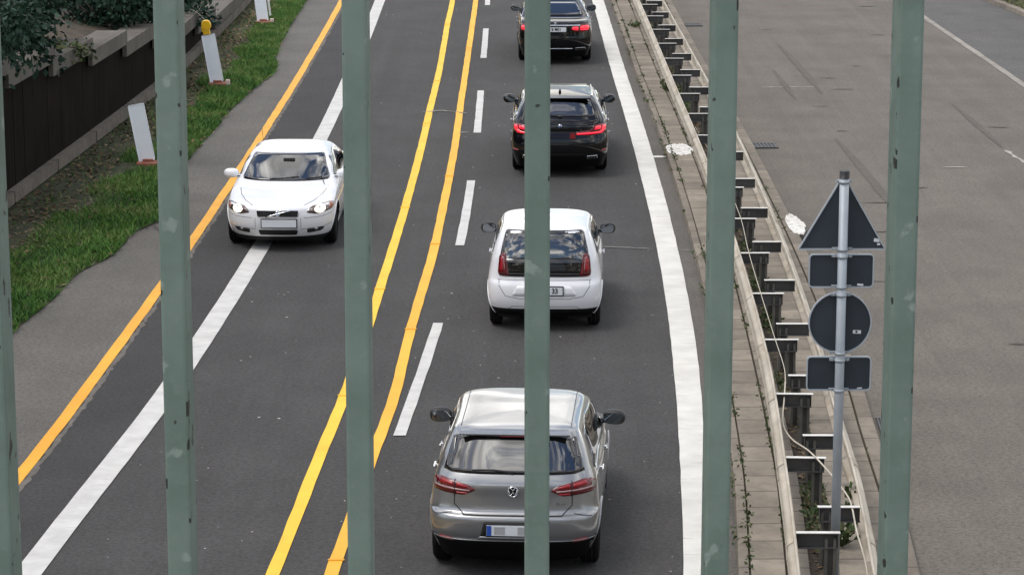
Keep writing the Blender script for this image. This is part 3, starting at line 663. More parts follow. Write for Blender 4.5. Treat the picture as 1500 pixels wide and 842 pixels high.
# ------------------------------------------------------------------ cars
def catmull(p0, p1, p2, p3, t):
    return .5 * ((2 * p1) + (p2 - p0) * t + (2 * p0 - 5 * p1 + 4 * p2 - p3) * t * t + (3 * p1 - p0 - 3 * p2 + p3) * t**3)
class CarBody:
    """closed shell lofted from stacked plan outlines; x right, y forward, z up, origin on the ground at mid length.
    ring: (z side, half width, y rear, z rear, y front, z front)"""
    def __init__(s, rings, tr=.05, tf=.07, nr=3.2, nf=2.8, cr=.5, cf=.75, N=150, sub=6, belt=1.0, gcr=.42, gcf=.5, gn=3.6):
        s.L = max(r[4] for r in rings)
        rows = []
        m = len(rings)
        for i in range(m - 1):
            for k in range(sub):
                t = k / sub
                rows.append([catmull(rings[max(i - 1, 0)][j], rings[i][j], rings[i + 1][j], rings[min(i + 2, m - 1)][j], t) for j in range(6)])
        rows.append(list(rings[-1]))
        s.grid = []
        for (zs, w, yr, zr, yf, zf) in rows:
            w = max(w, .008); ln = yf - yr; g = min(1, max(0, (zs - belt) / .18)); g = g * g * (3 - 2 * g)
            a = min(cr + (gcr - cr) * g, ln * .42); b = min(cf + (gcf - cf) * g, ln * .48); nr_, nf_ = nr + (gn - nr) * g, nf + (gn - nf) * g
            P = []
            for i in range(61):
                q = math.pi / 2 * i / 60; P.append((w * math.sin(q) ** (2 / nr_), yr + a * (1 - math.cos(q) ** (2 / nr_))))
            for i in range(1, 30): P.append((w, yr + a + (ln - a - b) * i / 30))
            for i in range(60, -1, -1):
                q = math.pi / 2 * i / 60; P.append((w * math.sin(q) ** (2 / nf_), yf - b * (1 - math.cos(q) ** (2 / nf_))))
            Q = []
            for (x, y) in P:
                ty = y / s.L; x2 = x * (1 - (tr if ty < 0 else tf) * ty * ty)
                u = min(1, max(0, (y - yr) / (ln * .45))); v = min(1, max(0, (yf - y) / (ln * .45)))
                sm = lambda e: e * e * (3 - 2 * e)
                z = zs + (zr - zs) * (1 - sm(u)) + (zf - zs) * (1 - sm(v)); Q.append(Vector((x2, y, z)))
            # resample by arc length
            cum = [0]
            for i in range(1, len(Q)): cum.append(cum[-1] + (Q[i] - Q[i - 1]).length)
            o_ = []; j = 0
            for k in range(N + 1):
                d = cum[-1] * k / N
                while j < len(cum) - 2 and cum[j + 1] < d: j += 1
                t = (d - cum[j]) / max(cum[j + 1] - cum[j], 1e-9); o_.append(Q[j].lerp(Q[j + 1], min(max(t, 0), 1)))
            s.grid.append(o_)
        bm = bmesh.new(); V = []
        for row in s.grid:
            rt = [bm.verts.new(p) for p in row]; lf = [rt[0]] + [bm.verts.new((-p.x, p.y, p.z)) for p in row[1:-1]] + [rt[-1]]
            rt[0].co.x = 0; rt[-1].co.x = 0
            V.append(rt + lf[-2:0:-1])
        n = len(V[0])
        for i in range(len(V) - 1):
            for k in range(n): bm.faces.new((V[i][k], V[i][(k + 1) % n], V[i + 1][(k + 1) % n], V[i + 1][k]))
        top = V[-1]; h = n // 2
        for k in range(h - 1 if n % 2 == 0 else h):
            a_, b_, c_, d_ = top[k], top[k + 1], top[(n - k - 1) % n], top[(n - k) % n]
            vs = []
            for v in (a_, b_, c_, d_):
                if v not in vs: vs.append(v)
            if len(vs) > 2:
                try: bm.faces.new(vs)
                except ValueError: pass
        bmesh.ops.recalc_face_normals(bm, faces=bm.faces[:])
        if sum(f.normal.z * f.calc_area() for f in bm.faces if f.calc_center_median().z > 1.2) < 0: bmesh.ops.reverse_faces(bm, faces=bm.faces[:])
        for f in bm.faces: f.smooth = True
        s.bm = bm; bm.normal_update(); s.bvh = BVHTree.FromBMesh(bm)
    VIEW = dict(rear=(lambda a, b: Vector((a, -9, b)), Vector((0, 1, 0))), front=(lambda a, b: Vector((a, 9, b)), Vector((0, -1, 0))),
                right=(lambda a, b: Vector((9, a, b)), Vector((-1, 0, 0))), left=(lambda a, b: Vector((-9, a, b)), Vector((1, 0, 0))), top=(lambda a, b: Vector((a, b, 9)), Vector((0, 0, -1))))
    def hit(s, view, a, b):
        o, d = s.VIEW[view]; p, n, i, dist = s.bvh.ray_cast(o(a, b), d)
        if p is None:
            p, n, i, dist = s.bvh.find_nearest(o(a, b) + d * (9 - 1.2)); 
        if n.dot(d) > 0: n = -n
        return p, n
    def project(s, bm, view, eps, thick, relax=0):
        o, d = s.VIEW[view]
        for v in bm.verts:
            p, n = s.hit(view, v.co.x, v.co.y); v.co = p + n * eps
        if relax:   # glass is pressed to one smooth sheet: low-order fit of its depth
            sidev = view in ('left', 'right'); dx = 0 if sidev else 1; ax = (1, 2) if sidev else (0, 2); sg_ = -d[dx]
            tm = [(i, j) for i in ((0, 1, 2, 3) if sidev else (0, 2, 4)) for j in range(4) if i + j < 6]
            vs = bm.verts[:]; A = np.array([[(v.co[ax[0]]) ** i * (v.co[ax[1]] - 1.1) ** j for i, j in tm] for v in vs]); y = np.array([v.co[dx] for v in vs])
            fit = A @ np.linalg.lstsq(A, y, rcond=None)[0]
            for v, q in zip(vs, fit): v.co[dx] = (max(q * sg_, v.co[dx] * sg_) * sg_) if v.is_boundary else q
        if thick:
            es = [e for e in bm.edges if e.is_boundary]; r = bmesh.ops.extrude_edge_only(bm, edges=es)
            for v in r['geom']:
                if isinstance(v, bmesh.types.BMVert): v.co += d * thick
        for f in bm.faces: f.smooth = True
        bmesh.ops.recalc_face_normals(bm, faces=bm.faces[:])
        c = sum((f.normal * f.calc_area() for f in bm.faces if f.material_index != 9), Vector())
        if c.dot(d) > 0: bmesh.ops.reverse_faces(bm, faces=bm.faces[:])
    def patch(s, name, poly, view, mats, parent, eps=.004, thick=.012, border=0., grid=.045, label=None):
        bm = bmesh.new(); n = len(poly)
        ar = sum(poly[i - 1][0] * poly[i][1] - poly[i][0] * poly[i - 1][1] for i in range(n))
        if ar < 0: poly = poly[::-1]
        if border:
            inn = inset(poly, border); A = [bm.verts.new((*p, 0)) for p in poly]; B = [bm.verts.new((*p, 0)) for p in inn]
            for i in range(n): bm.faces.new((A[i], A[(i + 1) % n], B[(i + 1) % n], B[i])).material_index = 1
            bm.faces.new(B)
        else: bm.faces.new([bm.verts.new((*p, 0)) for p in poly])
        for ax in (0, 1):
            lo = min(p[ax] for p in poly); hi = max(p[ax] for p in poly); k = max(1, int((hi - lo) / grid))
            for j in range(1, k):
                c = [0, 0, 0]; c[ax] = lo + (hi - lo) * j / k; nn = [0, 0, 0]; nn[ax] = 1
                bmesh.ops.bisect_plane(bm, geom=bm.verts[:] + bm.edges[:] + bm.faces[:], plane_co=c, plane_no=nn)
        bmesh.ops.triangulate(bm, faces=[f for f in bm.faces if len(f.verts) > 4])
        s.project(bm, view, eps, thick, 14 if border else 0)
        o_ = obj(name, bm, mats, parent)
        if label: o_['label'] = label
        return o_
    def seam(s, pts, view, wd=.008, eps=.0015, mi=1, step=.03):
        P = []
        for i in range(len(pts) - 1):
            n = max(1, int(math.dist(pts[i], pts[i + 1]) / step))
            for k in range(n): P.append([pts[i][j] + (pts[i + 1][j] - pts[i][j]) * k / n for j in (0, 1)])
        P.append(list(pts[-1])); prev = None
        for i, p in enumerate(P):
            q0, q1 = P[max(i - 1, 0)], P[min(i + 1, len(P) - 1)]; dx, dy = q1[0] - q0[0], q1[1] - q0[1]; l = math.hypot(dx, dy) or 1
            cur = []
            for sg_ in (-1, 1):
                h_, n = s.hit(view, p[0] - dy / l * wd / 2 * sg_, p[1] + dx / l * wd / 2 * sg_); cur.append(s.bm.verts.new(h_ + n * eps))
            if prev:
                f = s.bm.faces.new((prev[0], prev[1], cur[1], cur[0])); f.material_index = mi
            prev = cur
    def cut(s, poly, view, inset_by=.02):
        ar = sum(poly[i - 1][0] * poly[i][1] - poly[i][0] * poly[i - 1][1] for i in range(len(poly)))
        if ar < 0: poly = poly[::-1]
        q = inset(poly, inset_by); dead = []
        for f in s.bm.faces:
            if f.material_index: continue
            c = f.calc_center_median(); 
            a, b = (c.x, c.z) if view in ('rear', 'front') else (c.y, c.z)
            if view == 'rear' and (c.y > -.2 or f.normal.y > .1) or view == 'front' and (c.y < -.2 or f.normal.y < -.1) or view == 'right' and c.x < .35 or view == 'left' and c.x > -.35: continue
            if inside(q, a, b): dead.append(f)
        bmesh.ops.delete(s.bm, geom=dead, context='FACES')
    def arch(s, y, z, r):
        dead = [f for f in s.bm.faces if (lambda c: abs(c.x) > .5 and math.hypot(c.y - y, c.z - z) < r)(f.calc_center_median())]
        bmesh.ops.delete(s.bm, geom=dead, context='FACES')
def inset(poly, d):
    n = len(poly); o_ = []
    for i in range(n):
        a, b, c = Vector(poly[i - 1]), Vector(poly[i]), Vector(poly[(i + 1) % n])
        u = (b - a); v = (c - b)
        if u.length < 1e-6: u = v
        if v.length < 1e-6: v = u
        t = (u.normalized() + v.normalized()); t = t.normalized() if t.length > 1e-6 else u.normalized()
        k = max(.45, abs(t.dot(u.normalized()))); o_.append(tuple(b + Vector((-t.y, t.x)) * d / k))
    return o_
def inside(poly, x, y):
    c = False; n = len(poly)
    for i in range(n):
        (x1, y1), (x2, y2) = poly[i - 1], poly[i]
        if (y1 > y) != (y2 > y) and x < (x2 - x1) * (y - y1) / (y2 - y1) + x1: c = not c
    return c
def mirx(p): return [(-x, z) for x, z in p][::-1]
def text_mesh(body, size, mat, parent, loc, name='lettering', rot=(math.pi / 2, 0, 0), sx=1.):
    cu = bpy.data.curves.new(name, 'FONT'); cu.body = body; cu.size = size; cu.extrude = .001; cu.align_x = 'CENTER'; cu.align_y = 'CENTER'; cu.resolution_u = 3; cu.offset = .003
    t = bpy.data.objects.new('tmp_text', cu); COL.objects.link(t); bpy.context.view_layer.update()
    me = bpy.data.meshes.new_from_object(t.evaluated_get(bpy.context.evaluated_depsgraph_get())); bpy.data.objects.remove(t); bpy.data.curves.remove(cu)
    me.materials.clear(); me.materials.append(mat)
    o = bpy.data.objects.new(name, me); COL.objects.link(o); o.parent = parent; o.location = loc; o.rotation_euler = rot; o.scale = (sx, 1, 1); return o
def wheel(root, x, y, r, wd, rim_r, spokes=5):
    bm = bmesh.new(); h = wd / 2; e = .03
    lathe(bm, [(-h + .01, rim_r), (-h, rim_r + .02), (-h + .004, r - .04), (-h + .03, r - .006), (-h + .05, r), (h - .05, r), (h - .03, r - .006), (h - .004, r - .04), (h, rim_r + .02), (h - .01, rim_r)], 'x', 40)
    for g in (-.03, .03): lathe(bm, [(g - .005, r + .0008), (g + .005, r + .0008)], 'x', 40, 1)
    o = obj('wheel', bm, [M['rubber'], M['gap']], root); o.location = (x, y, r)
    bm = bmesh.new(); s = 1 if x > 0 else -1
    lathe(bm, [(-h * .8, rim_r), (s * h * .1, rim_r * .94), (h * .8, rim_r)] if s > 0 else [(-h * .8, rim_r), (s * h * .1, rim_r * .94), (h * .8, rim_r)], 'x', 32, 1)
    lathe(bm, [(s * (h - .03), .0), (s * (h - .02), .05), (s * (h - .04), .075)], 'x', 20)
    for k in range(spokes):
        a = 2 * math.pi * k / spokes; q = Matrix.Rotation(a, 3, 'X'); box(bm, q @ Vector((s * (h - .045), 0, rim_r * .53)), (.03, .06, rim_r * .95), q, .006)
    lathe(bm, [(s * (h - .05), rim_r * .93), (s * (h - .012), rim_r * 1.0), (s * (h - .012), rim_r * 1.03)], 'x', 32)
    obj('rim', bm, [M['alloy'], M['gap']], o)
def door_mirror(root, s, x, y, z, mat, size=(.115, .075, .085), front=False):
    bm = bmesh.new(); c = Vector((s * (x + .10), y, z + .03))
    blob(bm, c, size, 2.7, rot=Matrix.Rotation(s * -.15, 3, 'Z'))
    box(bm, (s * (x - .02), y + .015, z - .015), (.15, .06, .05), bev=.015, mi=1)
    o = obj('door_mirror', bm, [mat, M['black']], root)
    bm = bmesh.new(); n = 24
    vs = [bm.verts.new(c + Matrix.Rotation(s * -.15, 3, 'Z') @ Vector((size[0] * .84 * math.copysign(abs(math.cos(q)) ** .75, math.cos(q)), -size[1] * .93, size[2] * .78 * math.copysign(abs(math.sin(q)) ** .75, math.sin(q))))) for q in [2 * math.pi * k / n for k in range(n)]]
    bm.faces.new(vs); r = bmesh.ops.extrude_face_region(bm, geom=bm.faces[:]); bmesh.ops.translate(bm, verts=[v for v in r['geom'] if isinstance(v, bmesh.types.BMVert)], vec=(0, -.006, 0))
    obj('mirror_glass', bm, M['mirror'], o, recalc=True)
def interior(root, hw, yseat, yrear, mat, shelf=None, dash=None, zb=.0, wheel_x=-.36):
    bm = bmesh.new(); box(bm, (0, (yseat + yrear) / 2 + .25, .42), (hw * 1.9, 2.5, .12)); obj('cabin_floor', bm, M['seat_dark'], root)
    for sx_ in (-.36, .36):
        bm = bmesh.new(); box(bm, (sx_, yseat + .2, .58), (.5, .5, .2), bev=.06); box(bm, (sx_, yseat - .12, .86 + zb), (.48, .16, .58), Matrix.Rotation(R(14), 3, 'X'), .06); box(bm, (sx_, yseat - .22, 1.19 + zb), (.27, .10, .19), Matrix.Rotation(R(8), 3, 'X'), .045)
        obj('seat', bm, mat, root)
    bm = bmesh.new(); box(bm, (0, yrear + .25, .58), (1.2, .5, .2), bev=.06); box(bm, (0, yrear, .84 + zb), (1.24, .16, .5), Matrix.Rotation(R(16), 3, 'X'), .06)
    for sx_ in (-.42, .42): box(bm, (sx_, yrear - .08, 1.13 + zb), (.27, .09, .15), bev=.04)
    obj('rear_seat', bm, mat, root)
    if shelf: bm = bmesh.new(); box(bm, (0, (shelf[0] + shelf[1]) / 2, shelf[2]), (1.2, shelf[1] - shelf[0], .03), bev=.01); obj('parcel_shelf', bm, shelf[3] if len(shelf) > 3 else M['seat_dark'], root)
    if dash:
        bm = bmesh.new(); box(bm, (0, dash[0], dash[1] - .09), (hw * 1.75, dash[2], .16), bev=.05); obj('dashboard', bm, M['black'], root)
        bm = bmesh.new(); q = Matrix.Rotation(R(-62), 3, 'X'); c = Vector((wheel_x, dash[0] - dash[2] / 2 - .12, dash[1] - .06))
        tube(bm, [c + q @ Vector((.185 * math.cos(a), .185 * math.sin(a), 0)) for a in [2 * math.pi * k / 28 for k in range(29)]], .016, 8, False)
        box(bm, c, (.33, .05, .02), q); obj('steering_wheel', bm, M['black'], root)
def number_plate(body, root, z, x=0, wd=.52, h=.11, view='rear', kind='grey', tilt=0, text=None):
    d = -1 if view == 'rear' else 1
    ps = [body.hit(view, x + u, z + v)[0].y for u in (-wd / 2, 0, wd / 2) for v in (-h / 2, h / 2)]; y = min(ps) - .012 if d < 0 else max(ps) + .012
    bm = bmesh.new(); box(bm, (x, y - d * .012, z), (wd + .03, .03, h + .03), bev=.006); holder = obj('plate_holder', bm, M['black'], root)
    bm = bmesh.new(); box(bm, (x, y + d * .006, z), (wd, .006, h), bev=.003); obj('number_plate', bm, M['plate_navy' if kind == 'navy' else 'plate'], holder)
    sgn = 1 if view == 'rear' else -1
    def bit(name, u, v, a, b, mat):
        bm = bmesh.new(); box(bm, (x + sgn * u, y + d * .0105, z + v), (a, .003, b)); obj(name, bm, mat, holder)
    if kind == 'navy': bit('plate_band', .205, 0, .10, .105, M['plate_red'])
    elif kind != 'plain': bit('plate_band', -.235, 0, .046, .104, M['plate_blue'])
    if kind == 'grey':
        for u, a, b, m in ((-.13, .11, .08, 'plate_grey'), (.10, .09, .08, 'plate_grey')): bit('plate_marking', u, 0, a, b, M[m])
    if text: text_mesh(text, h * .95, M['ink'], holder, (x + .02, y - .0105, z), sx=.86)
    return y
def handle(root, s, y, z, body, mat):
    p, n = body.hit('right' if s > 0 else 'left', y, z); bm = bmesh.new(); box(bm, p + Vector((s * .022, 0, 0)), (.022, .19, .03), bev=.009); box(bm, p, (.05, .03, .028), bev=.006); obj('door_handle', bm, mat, root)
def lamps(body, root, name, poly, view, mats, subs=(), **k):
    for s in (1, -1):
        o = body.patch(name, poly if s > 0 else mirx(poly), view, mats, root, **k)
        for (nm, pl, mt, e) in subs: body.patch(nm, pl if s > 0 else mirx(pl), view, mt, o, eps=e, thick=.004)
def finish(body, root, paint, axles, wr, ww, rim, hw, arch_r=None, bottom=.13, skirt=.235):
    ar = arch_r or wr + .04
    for y in axles: body.arch(y, wr + .01, ar)
    bm = body.bm
    # arch lips
    for y in axles:
        for s in (1, -1):
            pts = []
            for k in range(25):
                a = R(-12) + R(204) * k / 24; yy, zz = y + ar * math.cos(a), wr + .01 + ar * math.sin(a)
                if zz < bottom: continue
                p, n = body.hit('right' if s > 0 else 'left', yy, zz); pts.append(p)
            if len(pts) > 2: tube(bm, pts, .013, 6, mi=0)
    for f in bm.faces:
        if f.calc_center_median().z < skirt: f.material_index = 1
    obj('body', bm, [paint, M['gap']], root)
    ym, yM = min(axles), max(axles)
    bm = bmesh.new(); box(bm, (0, (ym + yM) / 2, bottom + .17), (hw * 1.5, yM - ym - 2 * ar, .28)); box(bm, (0, (ym + yM) / 2, bottom + .10), (hw * 1.25, body.L * 1.66, .16), bev=.05)
    box(bm, (0, (ym + yM) / 2, bottom + .45), (hw * 1.3, body.L * 1.6, .3))
    obj('underbody', bm, M['gap'], root)
    for y in axles:
        for s in (-1, 1): wheel(root, s * (hw - ww / 2 - .035), y, wr, ww, rim)
def place(root, ax_y, X, Y, slope, flip=False):
    """put the axle at local y=ax_y over the road point (X, Y), heading along the lane"""
    th = -math.atan(slope) + (math.pi if flip else 0); v = Matrix.Rotation(th, 3, 'Z') @ Vector((0, ax_y, 0))
    root.location = (X - v.x, Y - v.y, 0); root.rotation_euler = (0, 0, th)

# ---- silver hatchback
def silver_hatchback():
    root = tag(empty('hatchback', (0, 0, 0)), 'silver hatchback nearest the camera, last in the queue', 'car', 'cars queueing in the right lane')
    b = CarBody([(.16, .79, -1.90, .17, 1.98, .17), (.30, .85, -2.05, .36, 2.07, .28), (.45, .885, -2.115, .46, 2.115, .42), (.60, .898, -2.13, .57, 2.13, .55), (.72, .898, -2.12, .665, 2.11, .66),
                 (.82, .89, -2.055, .715, 2.04, .74), (.90, .877, -2.035, .85, 1.85, .82), (.945, .857, -2.03, .975, 1.3, .94), (.985, .83, -1.985, 1.065, 1.05, 1.02), (1.11, .79, -1.90, 1.175, .78, 1.16), (1.27, .735, -1.80, 1.31, .45, 1.33), (1.40, .672, -1.72, 1.425, .22, 1.435), (1.455, .62, -1.685, 1.46, .09, 1.472), (1.483, .50, -1.52, 1.482, -.02, 1.490), (1.496, .25, -1.15, 1.496, -.3, 1.502), (1.50, .01, -.95, 1.502, -.45, 1.504)], tr=.045, nr=3.4)
    win = round_poly([(-.68, 1.085), (.68, 1.085), (.575, 1.415), (-.575, 1.415)], .05)
    ws = round_poly([(-.70, 1.04), (.70, 1.04), (.57, 1.41), (-.57, 1.41)], .05)
    side = round_poly([(.82, 1.00), (.30, 1.36), (-.7, 1.405), (-1.28, 1.335), (-1.50, 1.07), (-1.42, 1.02)], .05)
    # body seams
    b.seam([(-.60, .99), (-.60, .78), (-.50, .685), (.50, .685), (.60, .78), (.60, .99)], 'rear', .010)
    b.seam([(-.80, .665), (-.62, .70)], 'rear', .006); b.seam([(.80, .665), (.62, .70)], 'rear', .006)
    b.seam([(-.62, 1.40), (-.62, 1.40)], 'rear')
    for v in ('right', 'left'):
        b.seam([(-.30, 1.0), (-.30, .40)], v); b.seam([(.85, .95), (.95, .55), (.9, .32)], v); b.seam([(-1.22, 1.02), (-1.10, .72), (-.95, .35)], v); b.seam([(-.95, .34), (.9, .32)], v)
    for x in (-.575, .575): b.seam([(x, .0), (x * .985, -1.5)], 'top', .007)
    for p, v in ((win, 'rear'), (ws, 'front'), (side, 'right'), (side, 'left')): b.cut(p, v)
    b.patch('rear_window', win, 'rear', [M['glass_dark'], M['frit']], root, border=.035)
    # glossy black fins beside the rear window
    for s in (1, -1):
        f = [(.655, 1.09), (.72, 1.10), (.635, 1.39), (.58, 1.41)]; b.patch('window_fin', f if s > 0 else mirx(f), 'rear', M['frit'], root, eps=.003)
    b.patch('windscreen', ws, 'front', [M['glass'], M['frit']], root, border=.04)
    for v in ('right', 'left'):
        o = b.patch('side_window', side, v, [M['glass_dark'], M['frit']], root, border=.028)
        b.patch('window_pillar', [(-.24, 1.0), (-.33, 1.0), (-.37, 1.36), (-.29, 1.36)], v, M['frit'], o, eps=.007)
        b.patch('window_trim', [(.75, .975), (.75, .995), (-1.4, 1.015), (-1.4, .995)], v, M['chrome'], o, eps=.007)
    sp = bmesh.new(); box(sp, (0, -1.725, 1.452), (1.14, .09, .018), Matrix.Rotation(R(9), 3, 'X'), .007); obj('spoiler', sp, M['p_silver'], root)
    tl = round_poly([(.375, .935), (.445, .978), (.72, 1.035), (.80, 1.015), (.84, .96), (.83, .895), (.50, .875)], .03)
    lamps(b, root, 'tail_light', tl, 'rear', M['tail_dark'], [
        ('lamp_strip', [(.44, .915), (.80, .935), (.80, .950), (.44, .930)], M['tail_white'], .007),
        ('lamp_segment', round_poly([(.45, .945), (.58, .955), (.575, 1.0), (.47, .972)], .012), M['tail_mid'], .007), ('lamp_segment', round_poly([(.61, .955), (.76, .968), (.73, 1.015), (.61, .995)], .015), M['tail_mid'], .007),
        ('lamp_segment', round_poly([(.48, .885), (.58, .888), (.58, .905), (.46, .902)], .006), M['tail_mid'], .007), ('lamp_gap', [(.592, .868), (.600, .868), (.598, 1.025), (.590, 1.025)], M['gap'], .008)])
    b.patch('lower_bumper', round_poly([(-.86, .42), (.86, .42), (.83, .17), (-.83, .17)], .04), 'rear', M['valance'], root, eps=.006)
    b.patch('bumper_trim', [(-.82, .435), (.82, .435), (.82, .425), (-.82, .425)], 'rear', M['p_silver'], root, eps=.014)
    lamps(b, root, 'reflector', round_poly([(.60, .405), (.76, .42), (.75, .45), (.62, .44)], .01), 'rear', M['reflector'], eps=.012)
    # plate recess and plate
    b.patch('plate_recess', round_poly([(-.33, .47), (.33, .47), (.29, .63), (-.29, .63)], .02), 'rear', M['gap'], root, eps=.003)
    b.patch('recess_lip', round_poly([(-.36, .455), (.36, .455), (.33, .48), (-.33, .48)], .01), 'rear', M['p_silver'], root, eps=.02)
    number_plate(b, root, .545, kind='grey')
    # round badge with its monogram
    p, n = b.hit('rear', 0, .925); bg_ = empty('badge_mount', (0, p.y - .006, .925)); bpy.data.objects.remove(bg_)
    bm = bmesh.new(); lathe(bm, [(-.004, .0), (-.006, .05), (0, .052), (.012, .05)], 'y', 32, 1, (0, p.y - .004, .925)); 
    tube(bm, [(.052 * math.cos(a), p.y - .010, .925 + .052 * math.sin(a)) for a in [2 * math.pi * k / 32 for k in range(33)]], .006, 8, False)
    for pl in ([(-.024, .044), (0, .010), (.024, .044)], [(-.046, .018), (-.023, -.042), (0, -.002), (.023, -.042), (.046, .018)]): tube(bm, [(x, p.y - .012, .925 + z) for x, z in pl], .0042, 6)
    obj('badge', bm, [M['chrome'], M['gap']], root)
    bm = bmesh.new(); 
    for i, x in enumerate((.45, .475, .50, .522)): box(bm, (x, b.hit('rear', x, .80)[0].y - .003, .80), (.016, .004, .022 if i else .03))
    obj('model_lettering', bm, M['chrome'], root)
    bm = bmesh.new(); y_ = b.hit('rear', 0, 1.1)[0].y; tube(bm, [(0, y_ - .012, 1.10), (-.20, b.hit('rear', -.2, 1.125)[0].y - .016, 1.125), (-.42, b.hit('rear', -.42, 1.12)[0].y - .012, 1.12)], [.016, .011, .007], 6); obj('rear_wiper', bm, M['black'], root)
    bm = bmesh.new(); box(bm, (0, -1.765, 1.43), (.3, .012, .014), bev=.003); obj('brake_lamp', bm, M['tail_dark'], root)
    for s in (1, -1): door_mirror(root, s, .86, .60, 1.0, M['black'], (.125, .08, .082)); [handle(root, s, y, .89 + (.0 if y > -.5 else .02), b, M['chrome']) for y in (-.12, -1.02)]
    interior(root, .80, -.15, -1.0, M['seat_dark'], (-1.75, -1.15, 1.0), (1.0, 1.0, .5))
    finish(b, root, M['p_silver'], (1.25, -1.37), .315, .205, .205, .90)
    return root, -1.37

def white_city_car():
    root = tag(empty('city_car', (0, 0, 0)), 'small white city car with black glass tailgate in the queue', 'car', 'cars queueing in the right lane')
    b = CarBody([(.16, .73, -1.62, .17, 1.65, .17), (.30, .785, -1.735, .30, 1.73, .28), (.45, .812, -1.785, .42, 1.79, .42), (.60, .822, -1.80, .55, 1.80, .55), (.74, .822, -1.79, .665, 1.77, .68), (.84, .816, -1.755, .74, 1.68, .80), (.92, .802, -1.745, .82, 1.45, .90),
                 (.97, .785, -1.735, .93, 1.2, .97), (1.01, .768, -1.725, 1.03, .95, 1.05), (1.12, .735, -1.69, 1.16, .70, 1.18), (1.25, .69, -1.645, 1.29, .42, 1.31), (1.37, .638, -1.595, 1.39, .18, 1.40), (1.425, .585, -1.555, 1.43, .05, 1.44), (1.455, .47, -1.43, 1.46, -.1, 1.465), (1.475, .25, -1.1, 1.478, -.5, 1.48), (1.478, .01, -.95, 1.48, -.6, 1.48)], tr=.03, nr=3.6, cr=.42)
    hatch = round_poly([(-.655, .79), (.655, .79), (.62, 1.14), (.545, 1.425), (-.545, 1.425), (-.62, 1.14)], [.09, .09, .25, .05, .05, .25], 6)
    ws = round_poly([(-.66, 1.07), (.66, 1.07), (.54, 1.38), (-.54, 1.38)], .05)
    side = round_poly([(.78, 1.02), (.30, 1.34), (-.6, 1.385), (-1.30, 1.35), (-1.42, 1.08), (-1.0, 1.03)], .06)
    b.seam([(-.64, .74), (-.64, .66), (-.55, .52), (-.35, .485), (.35, .485), (.55, .52), (.64, .66), (.64, .74)], 'rear', .007)
    b.seam([(-.66, .745), (.66, .745)], 'rear', .006)
    b.seam([(-.54, .31), (-.45, .37), (.45, .37), (.54, .31)], 'rear', .006)
    for v in ('right', 'left'): b.seam([(-.38, 1.02), (-.42, .40)], v); b.seam([(.82, .98), (.85, .55), (.8, .3)], v); b.seam([(-.42, .36), (.8, .3)], v)
    for p, v in ((ws, 'front'), (side, 'right'), (side, 'left')): b.cut(p, v)
    b.cut(hatch, 'rear', .03)
    t = b.patch('tailgate_glass', hatch, 'rear', [M['glass_dark'], M['frit']], root, border=.05)
    b.patch('tailgate_panel', round_poly([(-.60, .83), (.60, .83), (.575, 1.04), (-.575, 1.04)], .03), 'rear', M['frit'], t, eps=.007, thick=.004)
    tl = round_poly([(.50, .80), (.64, .80), (.655, .85), (.632, 1.09), (.55, 1.13), (.525, .98)], [.02, .05, .02, .04, .04, .02])
    lamps(b, root, 'tail_light', tl, 'rear', M['tail_dark'], [('lamp_segment', round_poly([(.57, .87), (.63, .87), (.618, 1.045), (.575, 1.06)], .02), M['tail_mid'], .011), ('lamp_strip', [(.556, .88), (.566, .88), (.575, 1.05), (.60, 1.062), (.598, 1.072), (.566, 1.058)], M['tail_white'], .012), ('lamp_gap', [(.535, .835), (.64, .835), (.64, .843), (.535, .843)], M['gap'], .012)], eps=.010)
    b.patch('windscreen', ws, 'front', [M['glass'], M['frit']], root, border=.04)
    for v in ('right', 'left'):
        o = b.patch('side_window', side, v, [M['glass_dark'], M['frit']], root, border=.028); b.patch('window_pillar', [(-.36, 1.02), (-.46, 1.02), (-.47, 1.38), (-.39, 1.38)], v, M['frit'], o, eps=.007)
    number_plate(b, root, .60, kind='eu', text='B M D 33')
    b.patch('plate_recess', round_poly([(-.47, .52), (.47, .52), (.38, .675), (-.38, .675)], .06), 'rear', M['p_white'], root, eps=.002, thick=.002)
    b.patch('lower_bumper', round_poly([(-.76, .335), (.76, .335), (.72, .165), (-.72, .165)], .03), 'rear', M['valance'], root, eps=.005)
    bm = bmesh.new(); box(bm, (0, -1.585, 1.432), (.12, .06, .02), bev=.006); obj('brake_lamp', bm, M['gap'], root)
    bm = bmesh.new(); p, n = b.hit('rear', 0, .99); lathe(bm, [(-.004, .0), (-.004, .04), (.006, .04)], 'y', 24, 1, (0, p.y - .01, .97)); tube(bm, [(.045 * math.cos(a), p.y - .018, .97 + .045 * math.sin(a)) for a in [2 * math.pi * k / 24 for k in range(25)]], .005, 6, False)
    for pl in ([(-.022, .037), (0, .005), (.022, .037)], [(-.038, .019), (-.019, -.034), (0, 0), (.019, -.034), (.038, .019)]): tube(bm, [(x, p.y - .018, .97 + z) for x, z in pl], .004, 6)
    obj('badge', bm, [M['chrome'], M['gap']], root)
    for s in (1, -1): door_mirror(root, s, .79, .62, 1.02, M['black'], (.115, .075, .082)); handle(root, s, -.18, .86, b, M['p_white'])
    interior(root, .72, -.1, -.95, M['seat_dark'], (-1.6, -1.1, .98), (1.05, 1.0, .5))
    finish(b, root, M['p_white'], (1.215, -1.205), .29, .185, .19, .825)
    return root, -1.205

